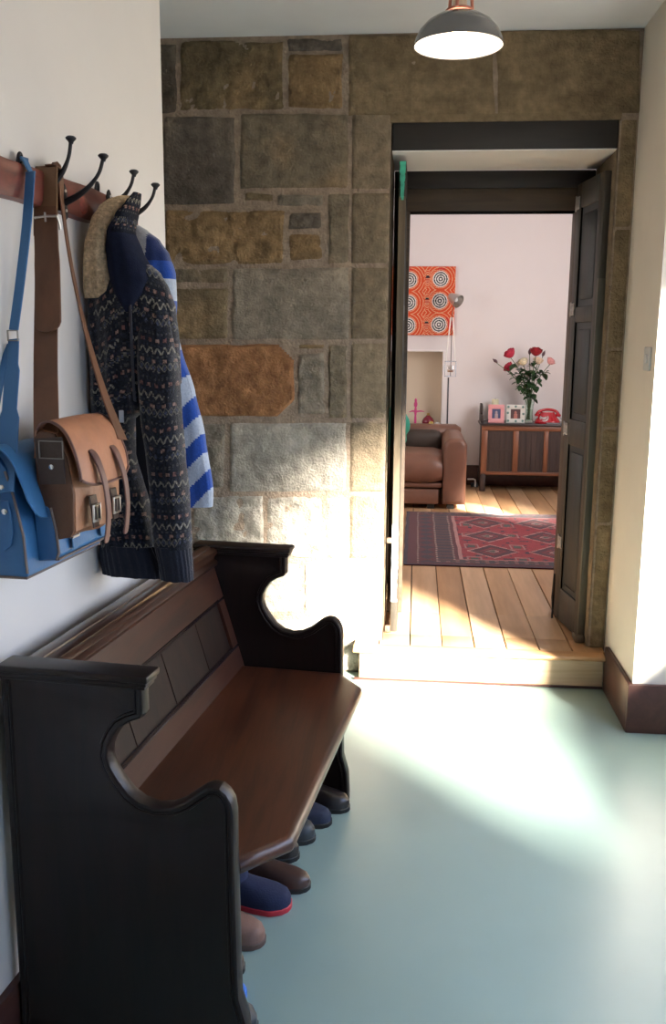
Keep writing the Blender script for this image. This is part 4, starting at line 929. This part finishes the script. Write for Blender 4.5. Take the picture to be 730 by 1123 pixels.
# vase & roses
vx, vy = CXp(579.5, 8.5), 8.50
vs = thing('glass_vase', (vx, vy, ZC), 'clear glass vase of roses on the wooden chest', 'vase')
MB().lathe([(.036, .001), (.038, .01), (.034, .08), (.036, .15), (.045, .20), (.043, .20), (.034, .15), (.032, .08), (.034, .018), (.001, .014)], (vx, vy, ZC), 28).build('glass', glassy('vase_glass', (.86, .95, .9)), vs)
MB().lathe([(.0315, .019), (.0305, .08), (.032, .12), (.001, .1205)], (vx, vy, ZC), 24).build('water', glassy('vase_water', (.8, .9, .82)), vs)
leafm = plain('rose_leaf', (.028, .07, .025), .45, var=.3, vscale=40); stem_m = plain('rose_stem', (.06, .13, .05), .5)
def leafmesh(m, base, d, up, L_):
    d = d.normalized(); s = d.cross(up).normalized(); R = []
    for i in range(7):
        t = i/6; w = L_*.36*math.sin(PI*min(1, t*.94+.03))**.8+.0005; c = base+d*L_*t+up*(L_*.12*math.sin(PI*t)-L_*.2*t*t)
        R.append([c-s*w, c-up*w*.25, c+s*w, c-up*(w*.25+.001)])
    m.loft(R)
roses = [(559, 388, 'deep pink', (.50, .03, .07), .050, 'upper left, highest of the left blooms'), (557.5, 403, 'crimson red', (.42, .015, .05), .046, 'left side, below the deep pink rose'), (587.5, 386, 'dark red', (.30, .01, .02), .050, 'upper right, tallest bloom'), (573.5, 397, 'pale cream', (.75, .68, .48), .042, 'centre of the bouquet'), (589.5, 396, 'cream peach', (.80, .62, .45), .042, 'right of centre, under the dark red rose'), (603.5, 396.5, 'light pink', (.75, .36, .36), .038, 'far right of the bouquet'), (566, 401, 'white', (.72, .66, .6), .034, 'between the crimson and cream roses')]
buds = [(542.5, 395.5, 'closed dark bud on a long stem reaching far left'), (596, 387.5, 'closed dusky bud between the dark red and light pink roses'), (580.5, 385.5, 'small green bud left of the dark red rose')]
rnd = random.Random(3)
for i, (px, py, cn, c, r, wh) in enumerate(roses+[(b[0], b[1], 'bud', (.10, .05, .06), .018, b[2]) for b in buds]):
    isb = i >= len(roses); y = vy+rnd.uniform(-.06, .06); tip = atY(px, py, y)
    lb = (wh if isb else '%s rose in the glass vase, %s' % (cn, wh))
    rt = thing('rose', (vx, vy, ZC+.02), lb, 'flower', 'roses in the glass vase')
    b0 = V3(vx+rnd.uniform(-.015, .015), vy+rnd.uniform(-.012, .012), ZC+.03); b1 = V3(vx+(tip.x-vx)*.10, vy+(y-vy)*.15, ZC+.20)
    mid = V3(vx+(tip.x-vx)*.42, vy+(y-vy)*.5, ZC+.20+(tip.z-ZC-.20)*.55)
    pth = smooth([b0, b1, mid, tip-V3(0, 0, r*.5)], 6)
    MB().tube(pth, .0032, 6).build('stem', stem_m, rt)
    dr = (pth[-1]-pth[-3]).normalized(); M = dr.to_track_quat('Z', 'Y').to_matrix().to_4x4(); M.translation = tip
    m = MB()
    if isb: m.lathe([(.004, -.03), (r*.7, -.015), (r*.8, .0), (r*.3, .02), (.001, .028)], tip, 10, axis=dr)
    else:
        m.blob(tip, r*.70, r*.70, r*.75, M=M.to_3x3().to_4x4(), seg=14, rings=8)
        for ring_, (nn, rr, hh, tl) in enumerate(((3, .50, .95, .0), (4, .78, .85, .04), (5, 1.0, .62, .16))):
            for k in range(nn):
                t0 = 2*PI*(k+.37*ring_)/nn; wid = 2*PI/nn*.68; R = []
                for v in range(5):
                    s = v/4; row = []
                    for u in range(7):
                        tt = t0+wid*(u/6*2-1)*(1-.25*s*s); q = r*rr*(.55+.45*math.sin(PI*.5*min(1, s*1.3)))+r*tl*s*s
                        row.append(M @ V3(q*math.cos(tt), q*math.sin(tt), -r*.55+r*(hh+.45)*s*(1-.12*abs(u/6*2-1)**2)))
                    R.append(row)
                m.loft([row+[p+(tip-p)*.05 for p in reversed(row)] for row in R])
    m.build('bloom', plain('rose_%s' % cn.replace(' ', '_'), c, .6, var=.25, vscale=60), rt)
    lm = MB()
    for k in range(2 if isb else 11):
        f = rnd.uniform(.38, .88); bp = pth[int(f*(len(pth)-1))]
        an = rnd.uniform(0, 2*PI); d = V3(math.cos(an), math.sin(an)*.6, rnd.uniform(-.5, .3))
        leafmesh(lm, bp, d, V3(0, 0, 1), rnd.uniform(.055, .09))
        if not isb: leafmesh(lm, bp+d*.02, d+V3(0, 0, .6), V3(0, .3, 1), rnd.uniform(.035, .05))
    lm.build('leaves', leafm, rt)
# trailing leaf cluster low left
# telephone
tp = thing('telephone', (CXp(602), 8.5, ZC), 'glossy red rotary telephone at the right of the chest', 'telephone')
rp = plain('red_plastic', (.42, .006, .016), .12, coat=.6); tx_ = CXp(601)
m = MB(); R = []
for s, hx, hy, z in ((0, .112, .085, .001), (0, .115, .088, .012), (0, .108, .08, .03), (0, .085, .062, .055), (0, .070, .052, .085), (0, .06, .042, .100)):
    R.append([V3(tx_+hx*math.copysign(abs(math.cos(t))**.6, math.cos(t)), 8.5+hy*math.copysign(abs(math.sin(t))**.6, math.sin(t)), ZC+z) for t in [2*PI*k/28 for k in range(28)]])
m.loft(R); m.build('body', rp, tp)
m = MB(); hp = smooth([V3(tx_-.09, 8.49, ZC+.075), V3(tx_-.075, 8.5, ZC+.105), V3(tx_, 8.505, ZC+.122), V3(tx_+.075, 8.5, ZC+.108), V3(tx_+.095, 8.49, ZC+.075)], 5)
m.tube(hp, [.020, .019, .017, .015, .013]+[.013]*11+[.013, .015, .017, .019, .020], 12); m.lathe([(.024, 0), (.027, .012), (.02, .022)], V3(tx_-.09, 8.49, ZC+.062), 16).lathe([(.024, 0), (.027, .012), (.02, .022)], V3(tx_+.095, 8.49, ZC+.062), 16)
m.build('handset', rp, tp)
ax = V3(-.2, -1, .75).normalized(); dc = V3(tx_-.035, 8.442, ZC+.050)
dl = MB().lathe([(.040, -.006), (.040, .004), (.036, .006), (.001, .006)], dc, 28, axis=ax).build('dial', plain('dial_grey', (.5, .46, .45), .3, .4), tp)
u_ = ax.orthogonal().normalized(); w_ = ax.cross(u_)
for k in range(10):
    t = 2*PI*k/12; MB().lathe([(.0055, 0), (.0055, .001)], dc+ax*.0065+(u_*math.cos(t)+w_*math.sin(t))*.027, 10, axis=ax).build('finger_hole', rp, dl)
MB().tube(smooth([V3(tx_+.10, 8.5, ZC+.06), V3(tx_+.14, 8.5, ZC+.03), V3(tx_+.13, 8.46, ZC+.008), V3(tx_+.08, 8.40, ZC+.006), V3(tx_-.02, 8.39, ZC+.006)], 5), .004, 6).build('cord', plain('cord_grey', (.35, .35, .37), .5), tp)
# ================================================================= LIGHT
wd_ = bpy.data.worlds.new('sky'); SC.world = wd_; wd_.use_nodes = True
nt = wd_.node_tree; tc_ = N(nt, 'ShaderNodeTexCoord'); sx_ = N(nt, 'ShaderNodeSeparateXYZ'); nt.links.new(tc_.outputs['Generated'], sx_.inputs[0])
mr_ = N(nt, 'ShaderNodeMapRange'); mr_.inputs[1].default_value = -.3; mr_.inputs[2].default_value = .7; nt.links.new(sx_.outputs[2], mr_.inputs[0])
nt.links.new(ramp(nt, mr_.outputs[0], [(.0, (.13, .12, .09)), (.27, (.30, .29, .26)), (.32, (.60, .76, 1)), (.8, (.28, .50, 1))]), nt.nodes['Background'].inputs[0])
nt.nodes['Background'].inputs[1].default_value = 6.0
def area(name, loc, direction, sx, sy, e, c=(1, 1, 1), spread=PI):
    l = bpy.data.lights.new(name, 'AREA'); l.shape = 'RECTANGLE'; l.size = sx; l.size_y = sy; l.energy = e; l.color = c; l.spread = spread
    o = bpy.data.objects.new(name, l); COL.objects.link(o); o.location = loc; o.rotation_euler = Vector(direction).to_track_quat('-Z', 'Y').to_euler(); return o
s = bpy.data.lights.new('sun', 'SUN'); s.energy = 85; s.angle = math.radians(12); s.color = (1, .93, .82)
so_ = bpy.data.objects.new('sun', s); COL.objects.link(so_)
so_.rotation_euler = V3(-.7/1.2207*math.cos(math.radians(22)), 1/1.2207*math.cos(math.radians(22)), -math.sin(math.radians(22))).to_track_quat('-Z', 'Y').to_euler()
area('window_daylight', (1.345, 2.15, 1.33), (-1, .1, .1), 1.8, 1.35, 17, (1, .97, .94))
area('hall_blue_fill', (.84, .45, .75), (-1, .35, -.05), .7, 1.1, 7, (.38, .58, 1))  # unseen lamp added for a cool tint low on the left wall
area('far_room_fill', (1.93, 6.8, 1.8), (-1, .35, -.1), 1.8, 1.4, 60, (1, .96, .95))  # added fill lamp, the wall behind it has no window
area('far_room_fill_left', (-2.3, 6.2, 1.7), (1, .4, -.1), 1.6, 1.4, 40, (1, .93, .9))  # second added fill from the left, also without an opening
sl_ = bpy.data.lights.new('sun_patch_spot', 'SPOT'); sl_.energy = 5000; sl_.color = (1, .9, .75); sl_.spot_size = math.radians(7); sl_.spot_blend = .25; sl_.shadow_soft_size = .02  # spot lamp added in the sun's place for the patch by the sofa
sb_ = bpy.data.objects.new('sun_patch_spot', sl_); COL.objects.link(sb_); sb_.location = (FX-.03, 5.6, 1.25); sb_.rotation_euler = (V3(.56, 7.42, .16)-V3(FX-.03, 5.6, 1.25)).to_track_quat('-Z', 'Y').to_euler()
pt_ = bpy.data.lights.new('pendant_bulb', 'POINT'); pt_.energy = 2.0; pt_.color = (1, .8, .6); pt_.shadow_soft_size = .03
po_ = bpy.data.objects.new('pendant_bulb', pt_); COL.objects.link(po_); po_.location = (.109, 3.2, 2.455)
SC.view_settings.view_transform = 'Standard'; SC.view_settings.look = 'None'; SC.view_settings.gamma = 1; SC.view_settings.use_curve_mapping = False
SC.view_settings.exposure = 0.0
for o in bpy.data.objects:
    if '_o' in o: del o['_o']
